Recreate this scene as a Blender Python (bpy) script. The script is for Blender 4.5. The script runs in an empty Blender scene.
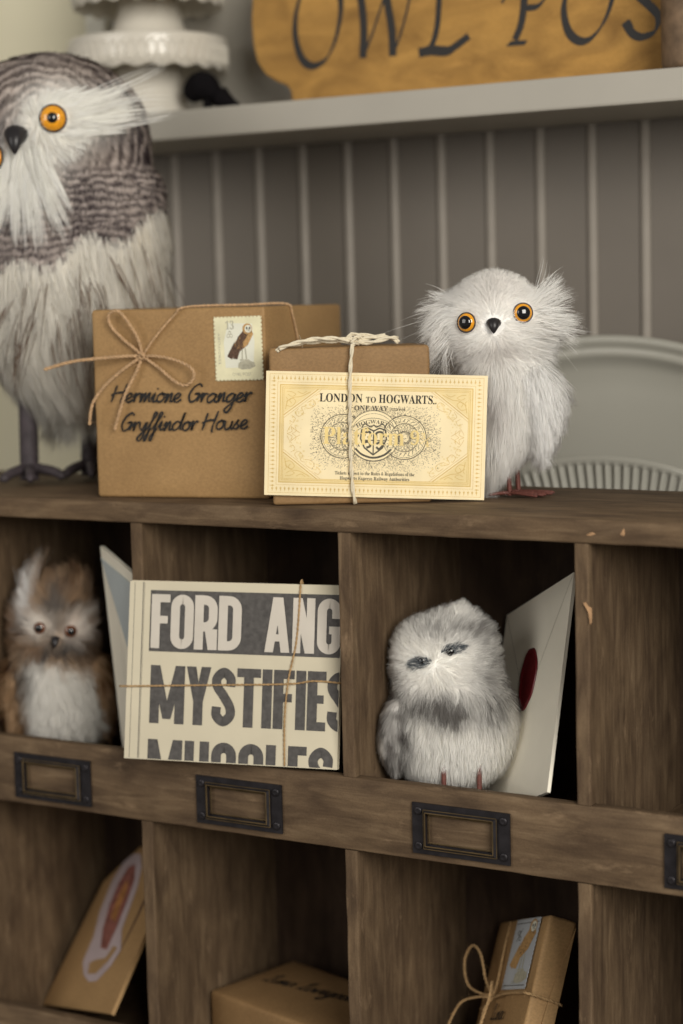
import bpy, bmesh, math, random
import numpy as np
from mathutils import Vector, Matrix, noise
PI = math.pi
C = bpy.context.scene.collection
rnd = random.Random(7)

# ------------------------------------------------------------------ camera calibration (world: x right along the cabinet, y away, z up; metres)
FPX = 1870.0
RW = np.array([[0.86898094, 0.49425927, -0.02408123], [0.03487683, -0.10971652, -0.99335084], [-0.49361497, 0.86236307, -0.11257976]])
CAM = np.array([0.57912161, -1.00372344, 0.14376684])
def ray(u, v): return RW.T @ np.array([u-341.5, v-512.0, FPX])
def at(u, v, axis, val):
    d = ray(u, v); k = (val-CAM[axis])/d[axis]
    return Vector(CAM+k*d)
def on_plane(u, v, o, n):
    d = ray(u, v); n = np.array(n); k = (np.array(o)-CAM).dot(n)/d.dot(n)
    return Vector(CAM+k*d)

# ------------------------------------------------------------------ materials
def newmat(name):
    m = bpy.data.materials.new(name); m.use_nodes = True
    nt = m.node_tree; nt.nodes.clear()
    out = nt.nodes.new('ShaderNodeOutputMaterial'); b = nt.nodes.new('ShaderNodeBsdfPrincipled')
    nt.links.new(b.outputs[0], out.inputs[0])
    return m, nt, b, out
def plain(name, col, rough=.6, metal=0, noise_amt=.08, nscale=60, bump=0, spec=.4, coat=0):
    m, nt, b, out = newmat(name)
    b.inputs['Roughness'].default_value = rough; b.inputs['Metallic'].default_value = metal
    b.inputs['Specular IOR Level'].default_value = spec; b.inputs['Coat Weight'].default_value = coat
    tc = nt.nodes.new('ShaderNodeTexCoord'); n = nt.nodes.new('ShaderNodeTexNoise')
    n.inputs['Scale'].default_value = nscale; n.inputs['Detail'].default_value = 5
    nt.links.new(tc.outputs['Object'], n.inputs['Vector'])
    r = nt.nodes.new('ShaderNodeValToRGB')
    r.color_ramp.elements[0].position = .3; r.color_ramp.elements[1].position = .7
    r.color_ramp.elements[0].color = [c*(1-noise_amt) for c in col]+[1]
    r.color_ramp.elements[1].color = [min(1, c*(1+noise_amt)) for c in col]+[1]
    nt.links.new(n.outputs['Fac'], r.inputs['Fac']); nt.links.new(r.outputs['Color'], b.inputs['Base Color'])
    if bump:
        bp = nt.nodes.new('ShaderNodeBump'); bp.inputs['Strength'].default_value = bump; bp.inputs['Distance'].default_value = .001
        nt.links.new(n.outputs['Fac'], bp.inputs['Height']); nt.links.new(bp.outputs[0], b.inputs['Normal'])
    return m
def wood(name, axis, dark, mid, light, scale=1.0, seed=0.0):
    m, nt, b, out = newmat(name); N = nt.nodes.new; L = nt.links.new
    b.inputs['Roughness'].default_value = .72; b.inputs['Specular IOR Level'].default_value = .25
    tc = N('ShaderNodeTexCoord')
    oi = N('ShaderNodeObjectInfo'); add = N('ShaderNodeVectorMath'); add.operation = 'ADD'
    sc = N('ShaderNodeVectorMath'); sc.operation = 'SCALE'; sc.inputs['Scale'].default_value = 7.3
    L(oi.outputs['Random'], sc.inputs[0]); L(tc.outputs['Object'], add.inputs[0]); L(sc.outputs[0], add.inputs[1])
    def mapped(s_along, s_across):
        mp = N('ShaderNodeMapping'); s = [s_across]*3; s[axis] = s_along
        mp.inputs['Scale'].default_value = s; mp.inputs['Location'].default_value = (seed, seed*2, seed*3)
        L(add.outputs[0], mp.inputs['Vector']); return mp
    g = N('ShaderNodeTexNoise'); g.inputs['Scale'].default_value = 1; g.inputs['Detail'].default_value = 7; g.inputs['Roughness'].default_value = .65; g.inputs['Distortion'].default_value = .6
    L(mapped(20*scale, 170*scale).outputs[0], g.inputs['Vector'])
    p = N('ShaderNodeTexNoise'); p.inputs['Scale'].default_value = 1; p.inputs['Detail'].default_value = 4; p.inputs['Distortion'].default_value = .8
    L(mapped(22, 48).outputs[0], p.inputs['Vector'])
    f = N('ShaderNodeTexNoise'); f.inputs['Scale'].default_value = 1; f.inputs['Detail'].default_value = 3
    L(mapped(900, 900).outputs[0], f.inputs['Vector'])
    r1 = N('ShaderNodeValToRGB'); e = r1.color_ramp.elements
    e[0].position = .18; e[0].color = (*dark, 1); e[1].position = .86; e[1].color = (*light, 1)
    mdl = e.new(.5); mdl.color = (*mid, 1)
    L(g.outputs['Fac'], r1.inputs['Fac'])
    r2 = N('ShaderNodeValToRGB'); r2.color_ramp.elements[0].position = .3; r2.color_ramp.elements[1].position = .68
    r2.color_ramp.elements[0].color = (.58, .52, .47, 1); r2.color_ramp.elements[1].color = (1.18, 1.12, 1.0, 1)
    L(p.outputs['Fac'], r2.inputs['Fac'])
    mx = N('ShaderNodeMixRGB'); mx.blend_type = 'MULTIPLY'; mx.inputs[0].default_value = .85
    L(r1.outputs[0], mx.inputs[1]); L(r2.outputs[0], mx.inputs[2])
    r3 = N('ShaderNodeValToRGB'); r3.color_ramp.elements[0].position = .3; r3.color_ramp.elements[1].position = .6
    r3.color_ramp.elements[0].color = (.8, .8, .8, 1); r3.color_ramp.elements[1].color = (1, 1, 1, 1)
    L(f.outputs['Fac'], r3.inputs['Fac'])
    mx2 = N('ShaderNodeMixRGB'); mx2.blend_type = 'MULTIPLY'; mx2.inputs[0].default_value = .7
    L(mx.outputs[0], mx2.inputs[1]); L(r3.outputs[0], mx2.inputs[2])
    # worn pale scuffs
    w = N('ShaderNodeTexNoise'); w.inputs['Scale'].default_value = 1; w.inputs['Detail'].default_value = 6; w.inputs['Roughness'].default_value = .7
    L(mapped(30, 75).outputs[0], w.inputs['Vector'])
    r4 = N('ShaderNodeValToRGB'); r4.color_ramp.elements[0].position = .6; r4.color_ramp.elements[1].position = .75
    r4.color_ramp.elements[0].color = (0, 0, 0, 1); r4.color_ramp.elements[1].color = (.55, .55, .55, 1)
    L(w.outputs['Fac'], r4.inputs['Fac'])
    mx3 = N('ShaderNodeMixRGB'); L(r4.outputs[0], mx3.inputs[0]); L(mx2.outputs[0], mx3.inputs[1]); mx3.inputs[2].default_value = (light[0]*1.35, light[1]*1.25, light[2]*1.15, 1)
    L(mx3.outputs[0], b.inputs['Base Color'])
    bp = N('ShaderNodeBump'); bp.inputs['Strength'].default_value = .5; bp.inputs['Distance'].default_value = .0006
    L(g.outputs['Fac'], bp.inputs['Height']); L(bp.outputs[0], b.inputs['Normal'])
    return m
def kraft(name, col=(.36, .225, .105)):
    m, nt, b, out = newmat(name); N = nt.nodes.new; L = nt.links.new
    b.inputs['Roughness'].default_value = .62; b.inputs['Specular IOR Level'].default_value = .3
    tc = N('ShaderNodeTexCoord')
    n = N('ShaderNodeTexNoise'); n.inputs['Scale'].default_value = 700; n.inputs['Detail'].default_value = 4
    n2 = N('ShaderNodeTexNoise'); n2.inputs['Scale'].default_value = 22; n2.inputs['Detail'].default_value = 4
    mp = N('ShaderNodeMapping'); mp.inputs['Scale'].default_value = (.8, .8, 1.1)
    L(tc.outputs['Object'], mp.inputs[0]); L(mp.outputs[0], n.inputs['Vector']); L(tc.outputs['Object'], n2.inputs['Vector'])
    r = N('ShaderNodeValToRGB'); r.color_ramp.elements[0].position = .35; r.color_ramp.elements[1].position = .65
    r.color_ramp.elements[0].color = [c*.88 for c in col]+[1]; r.color_ramp.elements[1].color = [c*1.07 for c in col]+[1]
    L(n.outputs['Fac'], r.inputs['Fac'])
    r2 = N('ShaderNodeValToRGB'); r2.color_ramp.elements[0].position = .3; r2.color_ramp.elements[1].position = .7
    r2.color_ramp.elements[0].color = (.86, .84, .82, 1); r2.color_ramp.elements[1].color = (1.06, 1.06, 1.06, 1)
    L(n2.outputs['Fac'], r2.inputs['Fac'])
    mx = N('ShaderNodeMixRGB'); mx.blend_type = 'MULTIPLY'; mx.inputs[0].default_value = 1
    L(r.outputs[0], mx.inputs[1]); L(r2.outputs[0], mx.inputs[2]); L(mx.outputs[0], b.inputs['Base Color'])
    bp = N('ShaderNodeBump'); bp.inputs['Strength'].default_value = .15; bp.inputs['Distance'].default_value = .0005
    L(n2.outputs['Fac'], bp.inputs['Height']); L(bp.outputs[0], b.inputs['Normal'])
    return m
def vcol(name, rough=.8, transl=.38):
    m, nt, b, out = newmat(name); N = nt.nodes.new; L = nt.links.new
    a = N('ShaderNodeAttribute'); a.attribute_name = 'Col'
    b.inputs['Roughness'].default_value = rough; b.inputs['Specular IOR Level'].default_value = .2
    L(a.outputs['Color'], b.inputs['Base Color'])
    if transl:
        t = N('ShaderNodeBsdfTranslucent'); L(a.outputs['Color'], t.inputs['Color'])
        mx = N('ShaderNodeMixShader'); mx.inputs[0].default_value = transl
        L(b.outputs[0], mx.inputs[1]); L(t.outputs[0], mx.inputs[2]); L(mx.outputs[0], out.inputs[0])
    return m

WD, WM, WL = (.068, .045, .029), (.142, .098, .062), (.250, .185, .122)
M = {}
M['wood_x'] = wood('old wood, grain along the front', 0, WD, WM, WL)
M['wood_z'] = wood('old wood, upright grain', 2, WD, WM, WL, seed=3.1)
M['wood_y'] = wood('old wood, grain front to back', 1, WD, WM, WL, seed=1.7)
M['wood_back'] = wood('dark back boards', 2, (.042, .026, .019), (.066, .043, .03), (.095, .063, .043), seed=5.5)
M['grey_paint'] = plain('warm grey paint', (.168, .148, .126), .55, noise_amt=.05, nscale=12)
M['shelf_paint'] = plain('light grey shelf paint', (.42, .395, .345), .5, noise_amt=.04, nscale=15)
M['cream_wall'] = plain('cream wall paint', (.80, .75, .56), .8, noise_amt=.03, nscale=5)
M['white_trim'] = plain('off-white trim', (.66, .64, .55), .6, noise_amt=.03, nscale=8)
M['dark_metal'] = plain('blackened metal', (.035, .032, .036), .42, metal=.6, noise_amt=.3, nscale=120, bump=.2)
M['brass'] = plain('tarnished brass', (.19, .135, .07), .45, metal=.75, noise_amt=.35, nscale=90)
M['kraft'] = kraft('brown kraft paper', (.385, .236, .102))
M['kraft2'] = kraft('slightly redder kraft paper', (.295, .178, .08))
M['kraft_env'] = kraft('kraft envelope paper', (.42, .26, .118))
M['twine'] = plain('jute twine', (.52, .34, .19), .85, noise_amt=.25, nscale=400)
M['dark_twine'] = plain('tan jute twine', (.42, .27, .13), .85, noise_amt=.25, nscale=400)
M['white_string'] = plain('cream cotton string', (.74, .66, .5), .8, noise_amt=.12, nscale=400)
M['ink'] = plain('black ink', (.02, .018, .017), .7)
M['ticket_paper'] = plain('mottled cream ticket paper', (.93, .79, .50), .55, noise_amt=.06, nscale=60)
M['gold_print'] = plain('gold printed ornament', (.70, .49, .17), .5, noise_amt=.1)
M['gold_pale'] = plain('pale gold printed ornament', (.86, .69, .35), .5, noise_amt=.1)
M['gold_foil'] = plain('gold lettering', (.84, .65, .27), .4, noise_amt=.1)
M['grey_ink'] = plain('grey printed ink', (.09, .08, .06), .7)
M['grey_ink_pale'] = plain('pale grey printed ink', (.21, .18, .13), .7)
M['newsprint'] = plain('aged newsprint', (.64, .58, .44), .75, noise_amt=.06, nscale=25)
M['news_ink'] = plain('charcoal newspaper ink', (.088, .082, .078), .75, noise_amt=.25, nscale=300)
M['news_light'] = plain('newsprint showing through the black panel', (.62, .57, .50), .75, noise_amt=.05)
M['stamp_paper'] = plain('pale yellow stamp paper', (.80, .76, .52), .6, noise_amt=.1, nscale=80)
M['stamp_white'] = plain('white stamp centre', (.80, .80, .68), .6, noise_amt=.04)
M['stamp_brown'] = plain('brown owl print', (.10, .055, .035), .7, noise_amt=.5, nscale=900)
M['stamp_tan'] = plain('tan owl print', (.50, .30, .12), .7, noise_amt=.3, nscale=900)
M['stamp_grey'] = plain('grey print', (.45, .43, .33), .7, noise_amt=.2, nscale=500)
M['stamp_blue'] = plain('blue grey stamp paper', (.50, .53, .56), .6, noise_amt=.05)
M['envelope'] = plain('ivory envelope paper', (.88, .83, .70), .6, noise_amt=.03, nscale=30)
M['envelope_inside'] = plain('blue-white envelope back', (.50, .55, .56), .6, noise_amt=.04)
M['fresh_wood'] = plain('freshly chipped wood', (.42, .25, .13), .7, noise_amt=.3, nscale=300)
M['wax'] = plain('dark red sealing wax', (.12, .008, .012), .35, noise_amt=.2, nscale=150, bump=.3, coat=.3)
M['porcelain'] = plain('glazed white porcelain', (.66, .62, .54), .3, noise_amt=.03, nscale=20, coat=.4)
M['plate'] = plain('pale grey glazed plate', (.37, .36, .315), .35, noise_amt=.03, nscale=10, coat=.2)
M['sign'] = wood('ochre painted board', 0, (.41, .235, .068), (.44, .255, .076), (.47, .28, .088), scale=.4)
M['bead_grey'] = plain('paler grey on the beads', (.29, .26, .225), .5, noise_amt=.06, nscale=40)  # beads coloured paler than the boards between them
M['black_paint'] = plain('black sign paint', (.015, .013, .012), .5)
M['black_glaze'] = plain('black ornament', (.006, .005, .006), .9, spec=.1)
M['clay'] = plain('mottled brown pot', (.17, .11, .065), .6, noise_amt=.3, nscale=120, bump=.3)
M['amber'] = plain('amber glass eye', (.85, .36, .02), .12, noise_amt=.15, nscale=500, coat=1)
M['brown_eye'] = plain('brown glass eye', (.16, .06, .03), .12, coat=1)
M['pupil'] = plain('black glass pupil', (.006, .006, .007), .06, coat=1)
M['beak'] = plain('black beak', (.022, .02, .022), .35, bump=.2)
M['rust_leg'] = plain('rust-red wrapped leg', (.13, .042, .032), .6, noise_amt=.35, nscale=600, bump=.6)
M['grey_leg'] = plain('slate-mauve leg', (.055, .044, .05), .6, noise_amt=.25, nscale=150, bump=.6)
M['sticker'] = plain('pale pink sticker edge', (.50, .41, .42), .5)
M['sticker_red'] = plain('faded red sticker print', (.26, .10, .08), .5, noise_amt=.4, nscale=200)
M['sticker_orange'] = plain('orange sticker print', (.38, .17, .06), .5, noise_amt=.4, nscale=200)
M['fur'] = vcol('toy plumage')
M['skin'] = vcol('plush backing', transl=0)

# ------------------------------------------------------------------ object helpers
def thing(name, label, cat, loc=(0, 0, 0), rotz=0, group=None, kind=None):
    o = bpy.data.objects.new(name, None); C.objects.link(o); o.empty_display_size = .02
    o.location = loc; o.rotation_euler = (0, 0, rotz)
    o['label'] = label; o['category'] = cat
    if group: o['group'] = group
    return o
def link(name, me, mat, parent=None, smooth=False, label=None):
    for m in (mat if isinstance(mat, (list, tuple)) else [mat]): me.materials.append(M[m])
    if smooth: me.polygons.foreach_set('use_smooth', [True]*len(me.polygons))
    o = bpy.data.objects.new(name, me); C.objects.link(o)
    if parent: o.parent = parent
    if label: o['label'] = label
    return o
def from_lists(name, verts, faces, mat, root=None, smooth=False, parent=None, label=None, base=True):
    """verts in world space; stored relative to root's location (roots built this way carry no rotation)"""
    off = Vector(root.location) if (root and base) else Vector((0, 0, 0))
    me = bpy.data.meshes.new(name)
    me.from_pydata([tuple(Vector(v)-off) for v in verts], [], faces); me.update()
    return link(name, me, mat, parent or root, smooth, label)
def from_bm(name, bm, mat, root=None, smooth=False, parent=None, label=None):
    if root: bmesh.ops.translate(bm, verts=bm.verts, vec=-Vector(root.location))
    me = bpy.data.meshes.new(name); bm.to_mesh(me); bm.free()
    return link(name, me, mat, parent or root, smooth, label)
def box_bm(x0, x1, y0, y1, z0, z1, bev=.0008, seg=2):
    bm = bmesh.new(); bmesh.ops.create_cube(bm, size=1)
    for v in bm.verts: v.co = Vector(((x0+x1)/2+v.co.x*(x1-x0), (y0+y1)/2+v.co.y*(y1-y0), (z0+z1)/2+v.co.z*(z1-z0)))
    if bev: bmesh.ops.bevel(bm, geom=bm.edges[:], offset=bev, segments=seg, profile=.6, affect='EDGES')
    return bm
def worn_board(x0, x1, y0, y1, z0, z1, amp=.0004, bev=.001, seed=0, cuts=28):
    """a board with slightly uneven, hand-worn edges"""
    bm = box_bm(x0, x1, y0, y1, z0, z1, 0)
    long_axis = max(range(3), key=lambda a: (x1-x0, y1-y0, z1-z0)[a])
    es = [e for e in bm.edges if abs((e.verts[0].co-e.verts[1].co)[long_axis]) > 1e-5]
    bmesh.ops.subdivide_edges(bm, edges=es, cuts=cuts, use_grid_fill=True)
    sharp = [e for e in bm.edges if len(e.link_faces) == 2 and e.calc_face_angle(0) > .5]
    bmesh.ops.bevel(bm, geom=sharp, offset=bev, segments=2, profile=.55, affect='EDGES')
    for v in bm.verts:
        q = v.co*45+Vector((seed, seed*1.7, 0)); v.co += Vector((noise.noise(q), noise.noise(q+Vector((9, 0, 0))), noise.noise(q+Vector((0, 7, 0)))))*amp
    return bm
def catmull(pts, n=8, closed=False):
    P = [Vector(p) for p in pts]; out = []
    m = len(P)
    for i in range(m if closed else m-1):
        g = (lambda k: P[k % m]) if closed else (lambda k: P[max(0, min(m-1, k))])
        a, b, c, d = g(i-1), g(i), g(i+1), g(i+2)
        for j in range(n):
            t = j/n
            out.append(.5*((2*b)+(c-a)*t+(2*a-5*b+4*c-d)*t*t+(3*b-a-3*c+d)*t**3))
    if not closed: out.append(P[-1].copy())
    return out
def tube(pts, r, sides=8, verts=None, faces=None, cap=True):
    """append a tube along pts; r number or function of 0..1"""
    V = [] if verts is None else verts; F = [] if faces is None else faces
    base = len(V); n = len(pts); up = Vector((0.3, .2, 1)).normalized(); prev = None
    for i, p in enumerate(pts):
        d = (pts[min(n-1, i+1)]-pts[max(0, i-1)]); d = d.normalized() if d.length > 1e-9 else Vector((0, 0, 1))
        if prev is None: a = d.cross(up); a = a if a.length > .05 else d.cross(Vector((1, 0, 0)))
        else: a = prev-d*prev.dot(d)
        a.normalize(); prev = a; b = d.cross(a)
        rr = r(i/(n-1)) if callable(r) else r
        for s in range(sides):
            t = 2*PI*s/sides; V.append(p+(a*math.cos(t)+b*math.sin(t))*rr)
    for i in range(n-1):
        for s in range(sides):
            s2 = (s+1) % sides
            F.append((base+i*sides+s, base+i*sides+s2, base+(i+1)*sides+s2, base+(i+1)*sides+s))
    if cap:
        F.append(tuple(base+s for s in reversed(range(sides)))); F.append(tuple(base+(n-1)*sides+s for s in range(sides)))
    return V, F
def strand(pts, r, V, F, plies=2, pitch=.006, fuzz=0, n=10):
    """twisted string along a smoothed path"""
    P = catmull(pts, n); acc = 0; up = Vector((.2, .1, 1)).normalized(); prev = None
    tracks = [[] for _ in range(plies)]
    # resample evenly
    Q = [P[0]]
    step = pitch/7
    for p in P[1:]:
        while (p-Q[-1]).length > step: Q.append(Q[-1]+(p-Q[-1]).normalized()*step)
    for i, p in enumerate(Q):
        d = Q[min(len(Q)-1, i+1)]-Q[max(0, i-1)]; d = d.normalized() if d.length > 1e-9 else Vector((1, 0, 0))
        a = (d.cross(up) if prev is None else prev-d*prev.dot(d))
        if a.length < 1e-4: a = d.cross(Vector((1, 0, 0)))
        a.normalize(); prev = a; b = d.cross(a)
        for k in range(plies):
            t = 2*PI*(i*step/pitch+k/plies); tracks[k].append(p+(a*math.cos(t)+b*math.sin(t))*r*.5)
    for tr in tracks: tube(tr, r*.62, 6, V, F)
    for _ in range(int(fuzz*len(Q))):
        p = rnd.choice(Q); d = Vector((rnd.gauss(0, 1), rnd.gauss(0, 1), rnd.gauss(0, 1))).normalized()*r*rnd.uniform(2, 5)
        tube([p, p+d*.5+Vector((0, 0, rnd.uniform(-r, r))), p+d], lambda t: r*.07, 3, V, F, cap=False)
    return V, F

# ------------------------------------------------------------------ flat print on a surface
class Frame:
    """flat frame: origin, unit right, unit up; off = distance in front of the sheet"""
    def __init__(s, o, ux, uy): s.o = Vector(o); s.x = Vector(ux).normalized(); s.y = Vector(uy).normalized(); s.n = s.x.cross(s.y).normalized()
    def p(s, u, v, off=0): return s.o+s.x*u+s.y*v+s.n*off
    def uv(s, px, py):
        q = on_plane(px, py, s.o, s.n)-s.o; return q.dot(s.x), q.dot(s.y)
class Deco:
    """flat print; every stroke lies a few microns above the one before, so that strokes never coincide"""
    def __init__(s): s.V = []; s.F = []; s.Z = []; s.k = 0
    def step(s, n): s.k += 1; s.Z += [(s.k % 12)*5e-6]*n
    def poly(s, pts):
        b = len(s.V); s.V += [tuple(p[:2]) for p in pts]; s.F.append(tuple(range(b, b+len(pts)))); s.step(len(pts))
    def rib(s, pts, w, closed=False):
        P = [Vector((p[0], p[1])) for p in pts]; n = len(P); L_ = []; R_ = []
        for i in range(n):
            a = P[(i-1) % n] if closed or i > 0 else P[i]; c = P[(i+1) % n] if closed or i < n-1 else P[i]
            d = c-a; d = d.normalized() if d.length > 1e-12 else Vector((1, 0))
            nn = Vector((-d.y, d.x)); k = 1.0
            if 0 < i < n-1 or closed:
                d1 = (P[i]-a)
                if d1.length > 1e-12:
                    cs = abs(Vector((-d1.y, d1.x)).normalized().dot(nn)); k = 1/max(.55, cs)
            ww = (w(i/max(1, n-1)) if callable(w) else w)/2*k
            L_.append(P[i]+nn*ww); R_.append(P[i]-nn*ww)
        b = len(s.V); s.V += [tuple(v) for v in L_]+[tuple(v) for v in R_]; s.step(2*n)
        for i in range(n if closed else n-1):
            j = (i+1) % n; s.F.append((b+i, b+n+i, b+n+j, b+j))
    def ring(s, cx, cy, rx, ry, w, n=40): s.rib([(cx+rx*math.cos(2*PI*i/n), cy+ry*math.sin(2*PI*i/n)) for i in range(n)], w, True)
    def disc(s, cx, cy, rx, ry, n=28): s.poly([(cx+rx*math.cos(2*PI*i/n), cy+ry*math.sin(2*PI*i/n)) for i in range(n)])
    def rect(s, x0, y0, x1, y1): s.poly([(x0, y0), (x1, y0), (x1, y1), (x0, y1)])
    def frame(s, x0, y0, x1, y1, w):
        s.rect(x0, y0, x1, y0+w); s.rect(x0, y1-w, x1, y1); s.rect(x0, y0+w, x0+w, y1-w); s.rect(x1-w, y0+w, x1, y1-w)
    def add(s, VF, dx=0, dy=0, sx=1, sy=None, rot=0, Z=None):
        sy = sx if sy is None else sy; b = len(s.V); c, sn = math.cos(rot), math.sin(rot)
        s.V += [(dx+(x*sx)*c-(y*sy)*sn, dy+(x*sx)*sn+(y*sy)*c) for x, y in VF[0]]; s.F += [tuple(b+i for i in f) for f in VF[1]]
        if Z: s.Z += list(Z)
        else: s.step(len(VF[0]))
    def cut(s, co, no):
        bm = bmesh.new(); vs = [bm.verts.new((x, y, z)) for (x, y), z in zip(s.V, s.Z)]
        for f in s.F:
            try: bm.faces.new([vs[i] for i in f])
            except ValueError: pass
        bmesh.ops.bisect_plane(bm, geom=bm.verts[:]+bm.edges[:]+bm.faces[:], plane_co=co, plane_no=no, clear_outer=True)
        bm.verts.index_update(); s.V = [(v.co.x, v.co.y) for v in bm.verts]; s.Z = [v.co.z for v in bm.verts]; s.F = [tuple(v.index for v in f.verts) for f in bm.faces]; bm.free()
    def clip(s, x_max): s.cut((x_max, 0, 0), (1, 0, 0))
    def clip_y(s, y_min): s.cut((0, y_min, 0), (0, -1, 0))
    def build(s, name, fr, off, mat, root, parent=None, label=None):
        V = [fr.p(x, y, off+z) for (x, y), z in zip(s.V, s.Z)]
        return from_lists(name, V, s.F, mat, root, parent=parent, label=label)
SERIF = {}
def serif(t):
    out = ''
    for ch in t:
        if 'A' <= ch <= 'Z': out += chr(0x1D400+ord(ch)-65)
        elif 'a' <= ch <= 'z': out += chr(0x1D41A+ord(ch)-97)
        elif '0' <= ch <= '9': out += chr(0x1D7CE+ord(ch)-48)
        else: out += ch
    return out
def text(t, bold=True):
    """built-in font glyphs as a flat mesh, scaled so that its height is that of the letters; returns verts, faces, width"""
    key = (t, bold)
    if key in SERIF: return SERIF[key]
    cu = bpy.data.curves.new('t', 'FONT'); cu.body = serif(t) if bold else t; cu.resolution_u = 3
    o = bpy.data.objects.new('t', cu); C.objects.link(o)
    dg = bpy.context.evaluated_depsgraph_get(); dg.update()
    me = bpy.data.meshes.new_from_object(o.evaluated_get(dg))
    V = [(v.co.x, v.co.y) for v in me.vertices]; F = [tuple(p.vertices) for p in me.polygons]
    bpy.data.objects.remove(o); bpy.data.meshes.remove(me); bpy.data.curves.remove(cu)
    x0 = min(v[0] for v in V); x1 = max(v[0] for v in V)
    V = [(x-x0, y) for x, y in V]; SERIF[key] = (V, F, x1-x0)
    return SERIF[key]
# cursive handwriting
HW = {
 'a': ([[(.9,.85),(.5,1),(.1,.6),(.12,.15),(.4,0),(.8,.4),(.92,.95),(.88,.2),(1.2,.05)]], 1.15),
 'd': ([[(.85,.8),(.5,1),(.1,.6),(.15,.12),(.45,0),(.85,.5),(1.1,2.0),(.95,.3),(1.2,.05)]], 1.15),
 'e': ([[(0,.25),(.5,.5),(.68,.85),(.42,1),(.14,.65),(.2,.1),(.55,0),(.9,.3)]], .85),
 'f': ([[(0,.2),(.45,1.2),(.75,1.95),(.5,2.05),(.35,1),(.18,-.8),(0,-1.15),(-.05,-.7),(.5,.25)]], .62),
 'g': ([[(.85,.85),(.5,1),(.1,.6),(.2,.08),(.6,.2),(.88,.9),(.8,-.5),(.45,-1.15),(.12,-.85),(.6,-.2),(1.1,.25)]], 1.05),
 'i': ([[(0,.3),(.3,1),(.25,.2),(.42,.02),(.65,.25)], [(.42,1.5),(.48,1.62)]], .6),
 'm': ([[(0,.5),(.2,1),(.15,0),(.4,.8),(.58,1),(.6,.05),(.85,.8),(1.03,1),(1.08,.12),(1.35,.15)]], 1.3),
 'n': ([[(0,.5),(.2,1),(.15,0),(.42,.8),(.65,1),(.68,.12),(.95,.15)]], .92),
 'o': ([[(.5,1),(.12,.75),(.1,.2),(.4,0),(.75,.3),(.7,.8),(.45,1),(.95,.85)]], .9),
 'r': ([[(0,.5),(.2,1.05),(.2,0),(.3,.6),(.55,1),(.8,.88)]], .74),
 's': ([[(0,.1),(.45,1.05),(.35,.7),(.6,.3),(.4,0),(.05,.12)]], .72),
 'u': ([[(0,.95),(.08,.25),(.35,0),(.68,.4),(.75,1),(.72,.2),(1,.05)]], .95),
 'v': ([[(0,.95),(.3,0),(.7,1),(1,.9)]], .9),
 'y': ([[(0,.95),(.12,.35),(.4,.1),(.75,.95),(.68,-.5),(.35,-1.15),(.08,-.85),(.6,-.1),(1,.25)]], .92),
 'H': ([[(.15,1.95),(.05,1),(-.05,0)], [(1.25,2.15),(1.1,1.1),(1.0,.1),(1.15,-.3)], [(-.25,.8),(.4,1.1),(1.2,1.15)]], 1.4),
 'G': ([[(1.25,1.75),(.95,2.1),(.4,1.7),(.1,.8),(.4,.05),(.9,.3),(1.15,1.0),(.75,.95),(1.2,.9),(1.1,.1)]], 1.35),
 'L': ([[(.2,1.4),(.65,2.1),(.8,1.7),(.45,.7),(.05,.05),(.3,.2),(.7,0),(1.2,.2)]], 1.1),
 ' ': ([], .7)}
def handwriting(t, D, x0, y0, x1, y1, xh, pen):
    tot = sum(HW[c][1] for c in t); k = math.hypot(x1-x0, y1-y0)/tot; ang = math.atan2(y1-y0, x1-x0); c, s = math.cos(ang), math.sin(ang); x = 0
    r = random.Random(len(t))
    for ch in t:
        sts, adv = HW[ch]; jy = r.uniform(-.06, .06)
        for st in sts:
            P = catmull([Vector(((x+a+.28*b)*k, (b+jy)*xh)) for a, b in st], 6)
            D.rib([(x0+q.x*c-q.y*s, y0+q.x*s+q.y*c) for q in P], lambda q: pen*(.75+.45*abs(math.sin(q*7+x))))
        x += adv
exec_parts = []

# ------------------------------------------------------------------ the hutch and the room behind
PITCH, DT = .159, .009
def XD(k): return .001+PITCH*k           # left side of divider k
Z_TOP = .0145; FLOOR1 = -.193; FLOOR2 = -.3925; LIP1 = -.156; LIP2 = -.3545
HB = .34                                   # face of the beadboard
hutch = thing('hutch', 'warm grey painted hutch with beadboard back and one light shelf above the pigeonholes', 'hutch', (.2, .34, -.4025))
def beadboard(x0, x1, z0, z1):
    xs = []
    first = .0782+.0425*30
    X = [first-.0425*i for i in range(60)]
    prof = [(x1, 0)]
    for c in X:
        if x0+.01 < c < x1-.01:
            for dx, dy in ((.0050, 0), (.0046, .0006), (.0040, .0004), (.0032, -.0014), (.0018, -.0026), (0, -.0030), (-.0018, -.0026), (-.0032, -.0014), (-.0040, .0004), (-.0046, .0006), (-.0050, 0)):
                prof.append((c+dx, dy))
    prof.append((x0, 0)); prof = prof[::-1]
    V = []; F = []
    for x, y in prof: V += [(x, HB+y, z0), (x, HB+y, z1)]
    n = len(prof)
    for i in range(n-1): F.append((2*i, 2*i+2, 2*i+3, 2*i+1))
    b = len(V); V += [(x0, HB+.012, z0), (x0, HB+.012, z1), (x1, HB+.012, z0), (x1, HB+.012, z1)]
    F += [(b+2, b, b+1, b+3), (0, 1, b+1, b), (2*n-2, b+2, b+3, 2*n-1)]
    return V, F
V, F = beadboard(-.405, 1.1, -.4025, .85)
bb = from_lists('beadboard_back', V, F, ['grey_paint', 'bead_grey'], hutch)
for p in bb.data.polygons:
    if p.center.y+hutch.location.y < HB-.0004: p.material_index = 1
from_bm('upper_back_panel', box_bm(-.404, 1.09, HB-.0045, HB-.0031, .2937, .848, 0), 'shelf_paint', hutch)
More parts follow.
